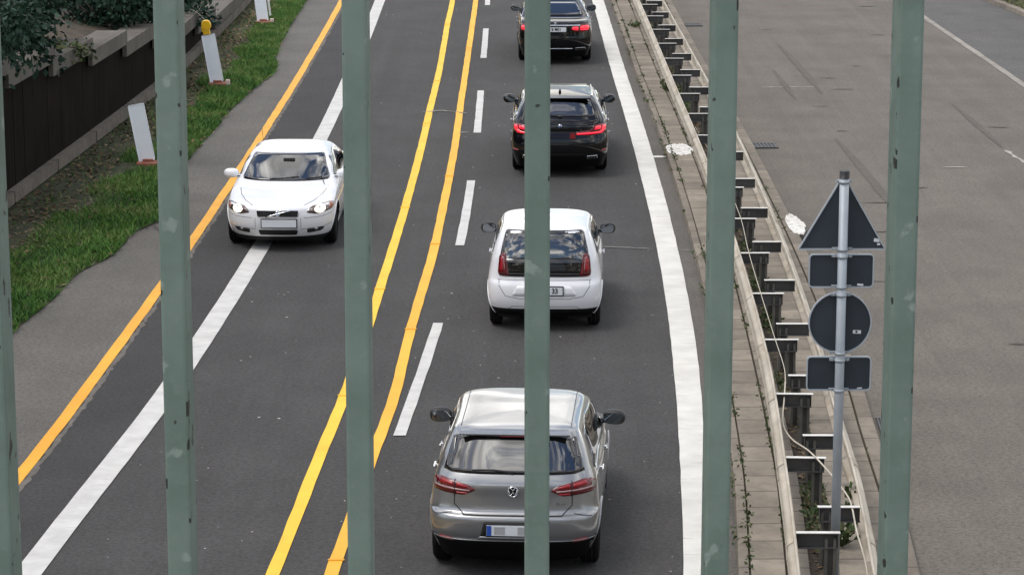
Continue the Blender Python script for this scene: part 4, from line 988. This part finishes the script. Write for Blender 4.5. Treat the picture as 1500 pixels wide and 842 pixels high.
def black_estate():
    root = tag(empty('estate_car', (0, 0, 0)), 'black estate car with bright roof rails and lit brake lights', 'car', 'cars queueing in the right lane')
    b = CarBody([(.16, .84, -2.25, .18, 2.3, .17), (.32, .895, -2.40, .36, 2.38, .3), (.48, .925, -2.455, .48, 2.45, .45), (.62, .936, -2.47, .60, 2.47, .58), (.76, .932, -2.455, .72, 2.44, .70), (.87, .918, -2.43, .83, 2.35, .80), (.95, .90, -2.425, .96, 2.0, .90), (1.0, .878, -2.39, 1.05, 1.5, .97),
                 (1.03, .852, -2.33, 1.105, 1.0, 1.04), (1.14, .80, -2.21, 1.19, .65, 1.16), (1.27, .735, -2.06, 1.31, .28, 1.30), (1.38, .665, -1.93, 1.405, 0, 1.40), (1.43, .61, -1.87, 1.44, -.12, 1.435), (1.465, .48, -1.68, 1.465, -.25, 1.46), (1.488, .25, -1.25, 1.49, -.6, 1.488), (1.495, .01, -1.05, 1.495, -.75, 1.495)], tr=.05, nr=3.3)
    win = round_poly([(-.66, 1.13), (.66, 1.13), (.555, 1.40), (-.555, 1.40)], .07)
    ws = round_poly([(-.72, 1.06), (.72, 1.06), (.58, 1.38), (-.58, 1.38)], .05)
    side = round_poly([(.75, 1.03), (.20, 1.34), (-.7, 1.385), (-1.5, 1.33), (-1.92, 1.12), (-1.8, 1.06)], .06)
    b.seam([(-.62, 1.0), (-.62, .76), (-.5, .66), (.5, .66), (.62, .76), (.62, 1.0)], 'rear', .008)
    for v in ('right', 'left'):
        b.seam([(-.38, 1.02), (-.38, .40)], v); b.seam([(.95, .95), (1.05, .55), (1.0, .32)], v); b.seam([(-1.3, 1.04), (-1.15, .74), (-1.0, .35)], v)
    for p, v in ((win, 'rear'), (ws, 'front'), (side, 'right'), (side, 'left')): b.cut(p, v)
    b.patch('rear_window', win, 'rear', [M['glass_pale'], M['frit']], root, border=.03); b.patch('windscreen', ws, 'front', [M['glass'], M['frit']], root, border=.04)
    for v in ('right', 'left'):
        o = b.patch('side_window', side, v, [M['glass_dark'], M['frit']], root, border=.028); b.patch('window_pillar', [(-.33, 1.03), (-.43, 1.03), (-.45, 1.38), (-.37, 1.38)], v, M['frit'], o, eps=.007)
        for k in range(len(side)):
            pass
        bm = bmesh.new(); ip = inset(side if sum(side[i - 1][0] * side[i][1] - side[i][0] * side[i - 1][1] for i in range(len(side))) > 0 else side[::-1], -.012)
        pts = [b.hit(v, *q)[0] + b.hit(v, *q)[1] * .004 for q in ip]; tube(bm, pts + [pts[0]], .010, 6, False); obj('window_trim', bm, M['chrome'], o)
    tl = round_poly([(.28, .80), (.30, .86), (.58, .905), (.62, .985), (.78, 1.005), (.875, .985), (.885, .89), (.80, .82), (.55, .795)], .025)
    lamps(b, root, 'tail_light', tl, 'rear', M['tail_dark'], [('lamp_segment', round_poly([(.30, .812), (.56, .82), (.78, .835), (.85, .90), (.85, .965), (.79, .985), (.78, .90), (.72, .865), (.31, .842)], .015), M['tail_lit'], .008), ('lamp_segment', round_poly([(.64, .90), (.76, .91), (.76, .975), (.66, .962)], .012), M['tail_lit'], .008)])
    number_plate(b, root, .80, kind='navy', x=.03)
    b.patch('lower_bumper', round_poly([(-.78, .46), (.78, .46), (.76, .19), (-.76, .19)], .06), 'rear', M['valance'], root, eps=.005)
    lamps(b, root, 'exhaust_tip', round_poly([(.50, .36), (.70, .37), (.69, .43), (.50, .42)], .012), 'rear', [M['gap'], M['chrome']], border=.012, eps=.012)
    lamps(b, root, 'reflector', round_poly([(.77, .50), (.88, .51), (.87, .535), (.77, .53)], .008), 'rear', M['reflector'], eps=.008)
    p, n = b.hit('rear', 0, .97); bm = bmesh.new(); lathe(bm, [(-.006, 0), (-.008, .036), (.008, .036)], 'y', 24, 0, (0, p.y - .002, .97)); bd = obj('badge', bm, M['chrome'], root)
    bm = bmesh.new()
    for q in (0, 1):
        for k in range(8):
            a0, a1 = R(90 * q * 2) + R(90) * k / 8, R(90 * q * 2) + R(90) * (k + 1) / 8
            bm.faces.new([bm.verts.new((r_ * math.cos(a), p.y - .0115, .97 + r_ * math.sin(a))) for r_, a in ((0, 0), (.024, a0), (.024, a1))])
    r = bmesh.ops.extrude_face_region(bm, geom=bm.faces[:]); bmesh.ops.translate(bm, verts=[v for v in r['geom'] if isinstance(v, bmesh.types.BMVert)], vec=(0, -.001, 0)); obj('badge_quarters', bm, M['blue_badge'], bd, recalc=True)
    for s in (1, -1):
        bm = bmesh.new(); pts = [b.hit('top', s * (.60 - .012 * abs(y + .8)), y)[0] + Vector((0, 0, .028)) for y in fr(-1.62, -.15, .12)]; pts = [pts[0] - Vector((0, .05, .03))] + pts + [pts[-1] + Vector((0, .06, -.03))]; tube(bm, pts, .014, 8); obj('roof_rail', bm, M['chrome'], root)
        door_mirror(root, s, .88, .60, 1.03, M['p_black'], (.12, .08, .085)); [handle(root, s, y, .90, b, M['chrome']) for y in (-.2, -1.1)]
    bm = bmesh.new(); z_ = b.hit('top', 0, -1.45)[0].z
    lo = [(-.03, -1.36), (-.02, -1.28), (.02, -1.28), (.03, -1.36), (.028, -1.52), (-.028, -1.52)]; base = [bm.verts.new((x, y, z_ - .006)) for x, y in lo]; tp = [bm.verts.new((x * .25, -1.47 + (y + 1.4) * .35, z_ + .065)) for x, y in lo]
    bm.faces.new(tp)
    for i in range(6): bm.faces.new((base[i], base[(i + 1) % 6], tp[(i + 1) % 6], tp[i]))
    obj('antenna_fin', bm, M['p_black'], root, recalc=True)
    bm = bmesh.new(); box(bm, (0, -1.915, 1.437), (1.1, .16, .024), Matrix.Rotation(R(8), 3, 'X'), .01); obj('spoiler', bm, M['p_black'], root)
    bm = bmesh.new(); pts = [(x, b.hit('rear', x, z)[0].y - .016, z) for x, z in ((.0, 1.135), (.1, 1.155), (-.25, 1.165), (-.45, 1.16))]; tube(bm, [pts[0], pts[2], pts[3]], [.02, .012, .008], 6); blob(bm, pts[0], (.05, .03, .03)); obj('rear_wiper', bm, M['black'], root)
    interior(root, .82, -.2, -1.1, M['seat_dark'], (-2.15, -1.2, 1.04, M['seat_light']), (1.0, 1.0, .5))
    bm = bmesh.new(); box(bm, (0, -.9, 1.42), (1.05, 1.8, .02)); obj('headliner', bm, M['seat_light'], root)
    finish(b, root, M['p_black'], (1.62, -1.36), .335, .235, .225, .93)
    return root, -1.36

def black_saloon():
    root = tag(empty('saloon_car', (0, 0, 0)), 'black saloon car with chrome strips at the top edge, front of the queue', 'car', 'cars queueing in the right lane')
    b = CarBody([(.16, .83, -2.22, .18, 2.28, .17), (.32, .885, -2.37, .38, 2.36, .3), (.48, .918, -2.435, .48, 2.43, .45), (.62, .927, -2.46, .60, 2.46, .58), (.76, .925, -2.45, .72, 2.43, .70), (.87, .91, -2.44, .86, 2.34, .80), (.95, .89, -2.425, .975, 2.0, .90), (1.0, .87, -2.34, 1.04, 1.5, .97), (1.02, .855, -2.1, 1.068, 1.2, 1.01),
                 (1.04, .84, -1.82, 1.09, 1.0, 1.045), (1.15, .79, -1.54, 1.19, .62, 1.17), (1.27, .72, -1.24, 1.295, .26, 1.30), (1.37, .65, -.97, 1.38, -.02, 1.385), (1.42, .58, -.82, 1.42, -.15, 1.42), (1.45, .45, -.68, 1.447, -.3, 1.448), (1.468, .01, -.52, 1.468, -.42, 1.468)], tr=.07, nr=3.0)
    win = round_poly([(-.68, 1.12), (.68, 1.12), (.54, 1.375), (-.54, 1.375)], .06)
    ws = round_poly([(-.72, 1.06), (.72, 1.06), (.57, 1.38), (-.57, 1.38)], .05)
    side = round_poly([(.72, 1.03), (.15, 1.34), (-.5, 1.38), (-1.05, 1.26), (-1.48, 1.07), (-1.2, 1.04)], .06)
    b.seam([(-.66, 1.0), (-.60, .74), (-.5, .70), (.5, .70), (.60, .74), (.66, 1.0)], 'rear', .008)
    for v in ('right', 'left'):
        b.seam([(-.30, 1.02), (-.32, .40)], v); b.seam([(.95, .95), (1.05, .55), (1.0, .32)], v); b.seam([(-1.2, 1.03), (-1.1, .74), (-1.0, .35)], v)
    for p, v in ((win, 'rear'), (ws, 'front'), (side, 'right'), (side, 'left')): b.cut(p, v)
    b.patch('rear_window', win, 'rear', [M['glass_dark'], M['frit']], root, border=.04); b.patch('windscreen', ws, 'front', [M['glass'], M['frit']], root, border=.04)
    for v in ('right', 'left'):
        o = b.patch('side_window', side, v, [M['glass_dark'], M['frit']], root, border=.028); b.patch('window_pillar', [(-.27, 1.03), (-.37, 1.03), (-.39, 1.38), (-.31, 1.38)], v, M['frit'], o, eps=.007)
        bm = bmesh.new(); ip = inset(side if sum(side[i - 1][0] * side[i][1] - side[i][0] * side[i - 1][1] for i in range(len(side))) > 0 else side[::-1], -.012)
        pts = [b.hit(v, *q)[0] + b.hit(v, *q)[1] * .004 for q in ip]; tube(bm, pts + [pts[0]], .010, 6, False); obj('window_trim', bm, M['chrome'], o)
    tl = round_poly([(.36, .86), (.40, .955), (.62, .985), (.82, .985), (.875, .93), (.85, .83), (.70, .79), (.46, .80)], .05)
    lamps(b, root, 'tail_light', tl, 'rear', M['tail_dark'], [('lamp_segment', round_poly([(.40, .86), (.55, .84), (.56, .93), (.42, .93)], .03), M['tail_lit'], .008), ('lamp_segment', round_poly([(.60, .84), (.80, .84), (.835, .91), (.78, .955), (.60, .945)], .03), M['tail_lit'], .008)])
    b.patch('chrome_strip', round_poly([(-.60, .945), (.60, .945), (.60, .972), (-.60, .972)], .01), 'rear', M['chrome'], root, eps=.012)
    number_plate(b, root, .865, kind='eu', text='B M01')
    b.patch('lower_bumper', round_poly([(-.76, .43), (.76, .43), (.74, .19), (-.74, .19)], .05), 'rear', M['valance'], root, eps=.005)
    b.patch('bumper_strip', round_poly([(-.42, .385), (.42, .385), (.42, .412), (-.42, .412)], .01), 'rear', M['chrome'], root, eps=.014)
    lamps(b, root, 'exhaust_tip', round_poly([(.48, .355), (.74, .375), (.72, .43), (.48, .425)], .02), 'rear', [M['gap'], M['chrome']], border=.012, eps=.014)
    bm = bmesh.new(); p, n = b.hit('rear', 0, 1.0); c = Vector((0, p.y - .008, 1.0))
    tube(bm, [c + Vector((.036 * math.cos(a), 0, .036 * math.sin(a))) for a in [2 * math.pi * k / 24 for k in range(25)]], .004, 6, False)
    for k in range(3): a = R(90 + 120 * k); tube(bm, [c, c + Vector((.036 * math.cos(a), 0, .036 * math.sin(a)))], [.006, .002], 6)
    obj('badge', bm, M['chrome'], root)
    for s in (1, -1): door_mirror(root, s, .86, .62, 1.03, M['p_black'], (.12, .08, .085)); [handle(root, s, y, .90, b, M['chrome']) for y in (-.15, -1.0)]
    interior(root, .82, -.1, -1.0, M['seat_dark'], (-1.65, -1.1, 1.02), (1.0, 1.0, .5))
    finish(b, root, M['p_black'], (1.62, -1.32), .335, .235, .225, .925)
    return root, -1.32

def white_coupe():
    root = tag(empty('coupe', (0, 0, 0)), 'white coupe with headlights on driving towards the camera over the white line', 'car')
    b = CarBody([(.15, .82, -2.1, .2, 2.06, .15), (.27, .868, -2.2, .36, 2.19, .26), (.40, .90, -2.26, .48, 2.265, .38), (.55, .918, -2.29, .60, 2.29, .50), (.68, .918, -2.28, .72, 2.285, .63), (.79, .905, -2.26, .84, 2.235, .735), (.865, .885, -2.22, .93, 1.98, .805), (.91, .865, -2.1, .97, 1.5, .875), (.94, .848, -1.8, .99, 1.32, .915),
                 (.965, .83, -1.65, 1.0, 1.18, .950), (1.08, .78, -1.45, 1.11, .86, 1.075), (1.20, .71, -1.22, 1.22, .54, 1.205), (1.29, .645, -1.0, 1.31, .32, 1.295), (1.34, .57, -.85, 1.35, .2, 1.345), (1.38, .43, -.65, 1.385, .06, 1.38), (1.40, .01, -.4, 1.402, -.15, 1.402)], tr=.07, tf=.075, nf=2.7, cf=.8)
    win = round_poly([(-.66, 1.03), (.66, 1.03), (.54, 1.29), (-.54, 1.29)], .06)
    ws = round_poly([(-.73, .965), (.73, .965), (.585, 1.30), (-.585, 1.30)], .045)
    side = round_poly([(.66, .97), (.26, 1.24), (-.4, 1.30), (-.85, 1.22), (-1.15, 1.02), (-.9, .98)], .06)
    # bonnet shut lines and bumper lines
    for s in (1, -1):
        b.seam([(s * .71, 1.25), (s * .66, 1.6), (s * .55, 1.95), (s * .42, 2.16)], 'top', .010)
        b.seam([(s * .86, .60), (s * .70, .565), (s * .42, .56)], 'front', .006); b.seam([(s * .37, .56), (s * .37, .40)], 'front', .006); b.seam([(s * .83, .42), (s * .70, .385), (s * .36, .375)], 'front', .006)
    for v in ('right', 'left'): b.seam([(-.55, .98), (-.62, .55), (-.55, .32)], v); b.seam([(.85, .9), (.92, .55), (.88, .3)], v); b.seam([(-.55, .32), (.88, .3)], v)
    for p, v in ((win, 'rear'), (ws, 'front'), (side, 'right'), (side, 'left')): b.cut(p, v)
    b.patch('windscreen', ws, 'front', [M['glass_pale'], M['frit']], root, border=.03); b.patch('rear_window', win, 'rear', [M['glass_dark'], M['frit']], root, border=.035)
    for v in ('right', 'left'):
        b.patch('side_window', side, v, [M['glass_dark'], M['frit']], root, border=.028)
    hl = round_poly([(.45, .645), (.53, .735), (.80, .765), (.868, .735), (.845, .65), (.62, .61)], .04)
    lamps(b, root, 'headlight', hl, 'front', M['head_glass'], [('lamp_bulb', [((.665 + .08 * math.cos(a)), .685 + .06 * math.sin(a)) for a in [2 * math.pi * k / 20 for k in range(20)]], M['head_lit'], .009), ('indicator', round_poly([(.79, .665), (.848, .68), (.86, .73), (.80, .75)], .02), M['amber'], .009)])
    g = b.patch('grille', round_poly([(-.33, .575), (.33, .575), (.345, .695), (-.345, .695)], .035), 'front', [M['gap'], M['chrome']], root, border=.014, eps=.008)
    for k in range(4): z = .60 + .022 * k; b.patch('grille_bar', [(-.31, z), (.31, z), (.31, z + .006), (-.31, z + .006)], 'front', M['black'], g, eps=.014, thick=.004)
    bm = bmesh.new(); tube(bm, [Vector((x, b.hit('front', x, z)[0].y + .034, z)) for x, z in ((-.2, .685), (-.1, .66), (0, .635), (.1, .61), (.2, .585))], .009, 6); obj('diagonal_bar', bm, M['chrome'], g)
    p, n = b.hit('front', 0, .635); bm = bmesh.new(); c = Vector((0, p.y + .02, .635)); lathe(bm, [(-.012, .032), (.006, .034), (.008, .0)], 'y', 24, 1, c); tube(bm, [c + Vector((.036 * math.cos(a), .006, .036 * math.sin(a))) for a in [2 * math.pi * k / 24 for k in range(25)]], .009, 8, False); tube(bm, [c + Vector((-.026, .006, .026)), c + Vector((-.055, .006, .055))], [.007, .011], 6); obj('badge', bm, [M['chrome'], M['blue_badge']], g)
    number_plate(b, root, .475, x=-.02, kind='plain', view='front', wd=.56, h=.125)
    b.patch('lower_intake', round_poly([(-.30, .275), (.30, .275), (.32, .365), (-.32, .365)], .03), 'front', M['gap'], root, eps=.006)
    lamps(b, root, 'fog_lamp_intake', round_poly([(.46, .305), (.68, .325), (.73, .375), (.68, .395), (.46, .375)], .03), 'front', M['gap'], [('fog_lamp', [(.60 + .03 * math.cos(a), .365 + .025 * math.sin(a)) for a in [2 * math.pi * k / 16 for k in range(16)]], M['alloy'], .012)], eps=.006)
    for s in (-.35, .25):
        bm = bmesh.new(); pts = [b.hit('front', s + u, .985 + v)[0] + Vector((0, .012, .012)) for u, v in ((0, 0), (-.25, .012), (-.5 if s < 0 else -.48, .03))]; pts = [Vector((max(-.68, q.x), q.y, q.z)) for q in pts]; tube(bm, pts, .008, 6); obj('wiper', bm, M['black'], root)
    bm = bmesh.new(); p, n = b.hit('top', .52, .05); pts = [Vector((.60, -1.35, .99)), Vector((.63, -1.45, 1.2)), Vector((.66, -1.55, 1.45))]; tube(bm, pts, [.006, .004, .003], 6); obj('antenna', bm, M['black'], root)
    for s in (1, -1): door_mirror(root, s, .84, .62, .985, M['p_white'], (.125, .085, .075)); handle(root, s, -.38, .83, b, M['p_white'])
    interior(root, .80, -.1, -.95, M['seat_light'], None, (.84, .935, .34), zb=-.06)
    bm = bmesh.new(); box(bm, (-.02, .52, 1.22), (.2, .03, .06), bev=.015); obj('rear_view_mirror', bm, M['black'], root)
    bm = bmesh.new(); box(bm, (.06, .86, .955), (.10, .12, .05), bev=.02); obj('parking_slip', bm, M['sticker'], root)
    finish(b, root, M['p_white'], (1.40, -1.24), .325, .225, .215, .915)
    return root, 1.40

r_, ax = silver_hatchback(); place(r_, ax, .05, 27.66, .062)
r_, ax = white_city_car(); place(r_, ax, .475, 38.7, .036)
r_, ax = black_estate(); place(r_, ax, .905, 51.9, .012)
r_, ax = black_saloon(); place(r_, ax, 1.05, 67.9, -.002)
r_, ax = white_coupe(); place(r_, ax, -3.76, 44.72, .022, True)

# ------------------------------------------------------------------ vegetation
def leaves(name, items, mat, parent=None):
    """items: (pos, size, dir, up) -> kite leaf quads"""
    V = []; Fc = []
    for (p, s, d, u) in items:
        p = Vector(p); d = Vector(d).normalized(); sd_ = d.cross(Vector(u)).normalized() * s * .32; i = len(V)
        V += [tuple(p), tuple(p + d * s * .5 + sd_), tuple(p + d * s), tuple(p + d * s * .5 - sd_)]; Fc.append((i, i + 1, i + 2, i + 3))
    return mesh_obj(name, V, Fc, mat, parent)
def rv(): return Vector((random.gauss(0, 1), random.gauss(0, 1), random.gauss(0, 1)))
random.seed(21)
# grass blades
V = []; Fc = []
def blade(x, y, z, h, wd, lean):
    a = random.uniform(0, 6.283); dx, dy = math.cos(a) * wd / 2, math.sin(a) * wd / 2; lx, ly = random.gauss(0, lean) * h, random.gauss(0, lean) * h; i = len(V)
    V.extend([(x - dx, y - dy, z), (x + dx, y + dy, z), (x + lx, y + ly, z + h)]); Fc.append((i, i + 1, i + 2))
cnt = 0
from mathutils import noise as mnoise
while cnt < 120000:
    y = random.uniform(30, 92); g, w_ = cG(y), cW(y); u = random.random(); x = g + (w_ - g) * u + .03
    nv = mnoise.noise(Vector((x * .9, y * .6, 0)))
    if u > .55 + .25 * nv + (.14 if y < 47 else -.02): 
        if random.random() > .06: continue
    if u < .05 and mnoise.noise(Vector((x * 3, y * 3, 4))) > .15: continue
    hh = random.uniform(.05, .13) * (1 + .5 * nv)
    blade(x, y, .03, hh, random.uniform(.012, .03), .7); cnt += 1
tag(mesh_obj('grass', V, Fc, M['grass']), 'short green grass on the verge beside the shoulder', 'grass', kind='stuff')
V = []; Fc = []
for i in range(9000):
    y = random.uniform(60, 100); x = cRG(y) + .2 + random.random() ** 1.5 * 5; blade(x, y, .1, random.uniform(.08, .22), .035, .7)
tag(mesh_obj('roadside_grass', V, Fc, leaf_mat('dry_grass', [(.08, .10, .03), (.13, .13, .05), (.18, .17, .08)])), 'dry grass behind the far kerb of the empty road', 'grass', kind='stuff')
# leaf litter between grass and wall
it = []
while len(it) < 9000:
    y = random.uniform(30, 92); g, w_ = cG(y), cW(y); u = random.random(); nv = mnoise.noise(Vector((g * .9, y * .6, 0)))
    if u < .5 + .2 * nv and random.random() > .05: continue
    it.append(((g + (w_ - g) * u + .12, y, .05 + random.random() * .04), random.uniform(.05, .13), rv() * Vector((1, 1, .3)), (0, 0, 1)))
tag(leaves('leaf_litter', it, M['litter']), 'brown fallen leaves along the foot of the dark wall', 'leaf litter', kind='stuff')
# weeds along the kerb joints and in the median soil
it = []
for c_, o_, dens, amp in ((cK, .126, 700, .018), (cK, .5, 420, .012), (cK, -.015, 260, .02), (cRK, -.21, 150, .02)):
    for i in range(int(dens * .5)):
        y = random.uniform(22, 85)
        if mnoise.noise(Vector((y * .55, o_ * 9, 1))) < -.05: continue
        for k in range(7):
            it.append(((c_(y) + o_ + random.gauss(0, amp), y + random.gauss(0, .09), KH - .01), random.uniform(.02, .065), (random.gauss(0, 1), random.gauss(0, 1), abs(random.gauss(0, .9))), rv()))
for i in range(11000):
    y = random.uniform(24, 75); l, r_ = cK(y) + .74, cRK(y) - .84; x = random.uniform(l, r_)
    if mnoise.noise(Vector((x * 2, y * .5, 7))) < .06: continue
    it.append(((x, y, KH - .02 + random.random() * .12), random.uniform(.03, .085), (random.gauss(0, 1), random.gauss(0, 1), abs(random.gauss(0, .9))), rv()))
tag(leaves('weeds', it, M['weed']), 'low green weeds growing in the median soil and paving joints', 'weeds', kind='stuff')
it = []
for i in range(1500):
    y = random.uniform(20, 70); l, r_ = cK(y) + .76, cRK(y) - .86
    it.append(((random.uniform(l, r_), y, KH - .02), random.uniform(.04, .12), rv() * Vector((1, 1, .3)), (0, 0, 1)))
tag(leaves('median_litter', it, M['litter']), 'brown leaf litter on the soil between the two barriers', 'leaf litter', kind='stuff')
def tuft(loc, r, h, n, label, mat='weed'):
    it = []
    for i in range(n):
        a = random.uniform(0, 6.28); d = Vector((math.cos(a), math.sin(a), random.uniform(.5, 2)))
        q = random.random(); it.append((Vector((math.cos(a) * r * q * .7, math.sin(a) * r * q * .7, h * q * random.random())), random.uniform(.05, .12), d, rv()))
    o = leaves('weed_clump', it, M[mat]); o.location = loc; tag(o, label, 'weed', 'weed clumps on the median')
tuft((3.50, 61.5, KH), .28, .35, 130, 'bushy weed clump growing on the paving beside the barrier, the largest on the median')
tuft((3.27, 73.5, KH), .2, .2, 60, 'small weed clump on the paving near the top edge of the picture')
tuft((3.44, 27.7, KH), .2, .4, 150, 'green weed clump right behind the foot of the sign pole')
tuft((3.66, 28.6, KH + .1), .1, .5, 40, 'thin leafy weed climbing the far barrier beside the sign pole')
# road specks
it = []
for i in range(420):
    y = random.uniform(25, 85); x = random.uniform(cC(y), cFl(y)) if random.random() < .75 else random.uniform(cB(y), cC(y))
    it.append(((x, y, .012), random.choice((.02, .025, .03, .05)), rv() * Vector((1, 1, .02)), (0, 0, 1)))
tag(leaves('road_specks', it, M['specks']), 'small pale scraps scattered on the asphalt between the lines', 'litter', kind='stuff')
# dark shrubs above the wall
def shrub(loc, rad, n, label, mat='shrub', size=(.07, .17)):
    t = tag(empty('dark_shrub', loc), label, 'shrub', 'dark shrubs above the wall')
    bm = bmesh.new(); it = []
    for i in range(9):
        a = random.uniform(0, 6.28); e = Vector((math.cos(a) * rad[0] * .7, math.sin(a) * rad[1] * .7, rad[2] * random.uniform(.6, 1.3)))
        tube(bm, [(0, 0, -.2), tuple(e * .5 + Vector((0, 0, .15))), tuple(e)], [.04, .025, .01], 6)
    obj('stem', bm, M['bark'], t)
    cl = [Vector((random.gauss(0, .5) * rad[0], random.gauss(0, .5) * rad[1], rad[2] * (.55 + random.gauss(0, .35)))) for _ in range(26)]
    for i in range(n):
        c = random.choice(cl); d = rv().normalized(); rr_ = random.uniform(.3, .5) * min(rad)
        p = c + d * rr_ * random.random() ** .4
        p.z = max(p.z, .0)
        it.append((p, random.uniform(*size), d + rv() * .6 + Vector((0, 0, -.3)), rv()))
    leaves('foliage', it, M[mat], t)
shrub((cW(47) - 1.2, 47.0, 2.4), (1.6, 2.6, 1.7), 13000, 'dark dense shrub above the wall, cut by the left edge of the picture')
shrub((cW(52.5) - 1.15, 52.4, 1.95), (1.3, 2.6, 1.5), 13000, 'dark dense shrub overhanging the middle of the wall coping')
shrub((cW(61) - 1.0, 61.5, 1.2), (1.1, 2.8, 1.3), 10000, 'dark dense shrub set back behind the coping, nearest the second bar of the railing')
shrub((cW(68) - 1.5, 68.5, .9), (1.2, 2.8, 1.0), 8000, 'dark dense shrub farthest along the wall')
t = tag(empty('leafy_branch', (cW(53.5) - .5, 53.4, 1.75)), 'light leafy branch hanging over the stepped coping', 'branch')
bm = bmesh.new(); it = []
for k in range(9):
    e = Vector((random.uniform(.1, 1.0), random.uniform(-.8, 1.6), random.uniform(.0, .45))); pts = smooth_pts([(-.5, 0, .1), tuple(e * .5 + Vector((-.2, 0, .22))), tuple(e)], 4); tube(bm, pts, .012, 5)
    for i in range(75):
        q = random.choice(pts[2:]); it.append((q + rv() * .07, random.uniform(.07, .17), rv() + Vector((.5, 0, -.2)), rv()))
obj('stem', bm, M['bark'], t); leaves('foliage', it, M['branch_leaf'], t)
# belt of trees behind the overpass: it darkens the low sky that the rear windows and paint mirror
random.seed(31); it = []
for k in range(60):
    c_ = Vector((random.uniform(-75, 75), random.uniform(-42, -30), random.uniform(3, 12.5)))
    for i in range(160):
        d_ = rv().normalized(); it.append((c_ + d_ * random.uniform(1.5, 4.2), random.uniform(.7, 1.6), d_ + rv() * .5, rv()))
for i in range(2500): it.append(((random.uniform(-80, 80), random.uniform(-44, -30), random.uniform(0, 9)), random.uniform(1.2, 2.2), rv(), rv()))
tag(leaves('tree_belt', it, M['shrub']), 'dark belt of trees behind the overpass', 'wood', kind='stuff')
# overpass we stand on: deck slab and kerb, behind and under the camera
bm = bmesh.new(); box(bm, (0, -3.3, 6.75), (90, 11.0, .9)); box(bm, (0, 1.96, 7.28), (90, .42, .35), bev=.02); box(bm, (0, -8.6, 7.75), (90, .3, 1.1), bev=.02)
struct(obj('bridge_deck', bm, M['concrete']))

# ------------------------------------------------------------------ foreground railing
YB = 2.0 * math.cos(PITCH)
rail = tag(empty('bridge_railing', (0, YB, 7.455)), 'green painted steel railing with chipped upright bars across the foreground', 'railing')
bm = bmesh.new(); box(bm, (0, 0, .715), (.0178, .040, 1.38), bev=.0022)
b0 = obj('baluster', bm, M['rail'], rail)
jit = {3: .0, 1: .0004, 5: .0012, 4: -.0006, 0: .001}
first = True
for i in range(-27, 34):
    o = b0 if first else b0.copy()
    if not first: COL.objects.link(o); o.parent = rail
    first = False
    o.location = (.0188 + .1311 * (i - 3) + jit.get(i, 0), 0, 0); o.rotation_euler = (0, R(.04) * ((i * 7) % 5 - 2), R(.2) * ((i * 3) % 5 - 2))
bm = bmesh.new(); box(bm, (0, 0, 1.425), (8.2, .055, .045), bev=.006); obj('top_rail', bm, M['rail'], rail)
bm = bmesh.new(); box(bm, (0, 0, .04), (8.2, .045, .03), bev=.004); obj('bottom_rail', bm, M['rail'], rail)
for s in (-4.02, 4.42):
    bm = bmesh.new(); box(bm, (s - .2, 0, .70), (.06, .07, 1.42), bev=.006); obj('post', bm, M['rail'], rail)
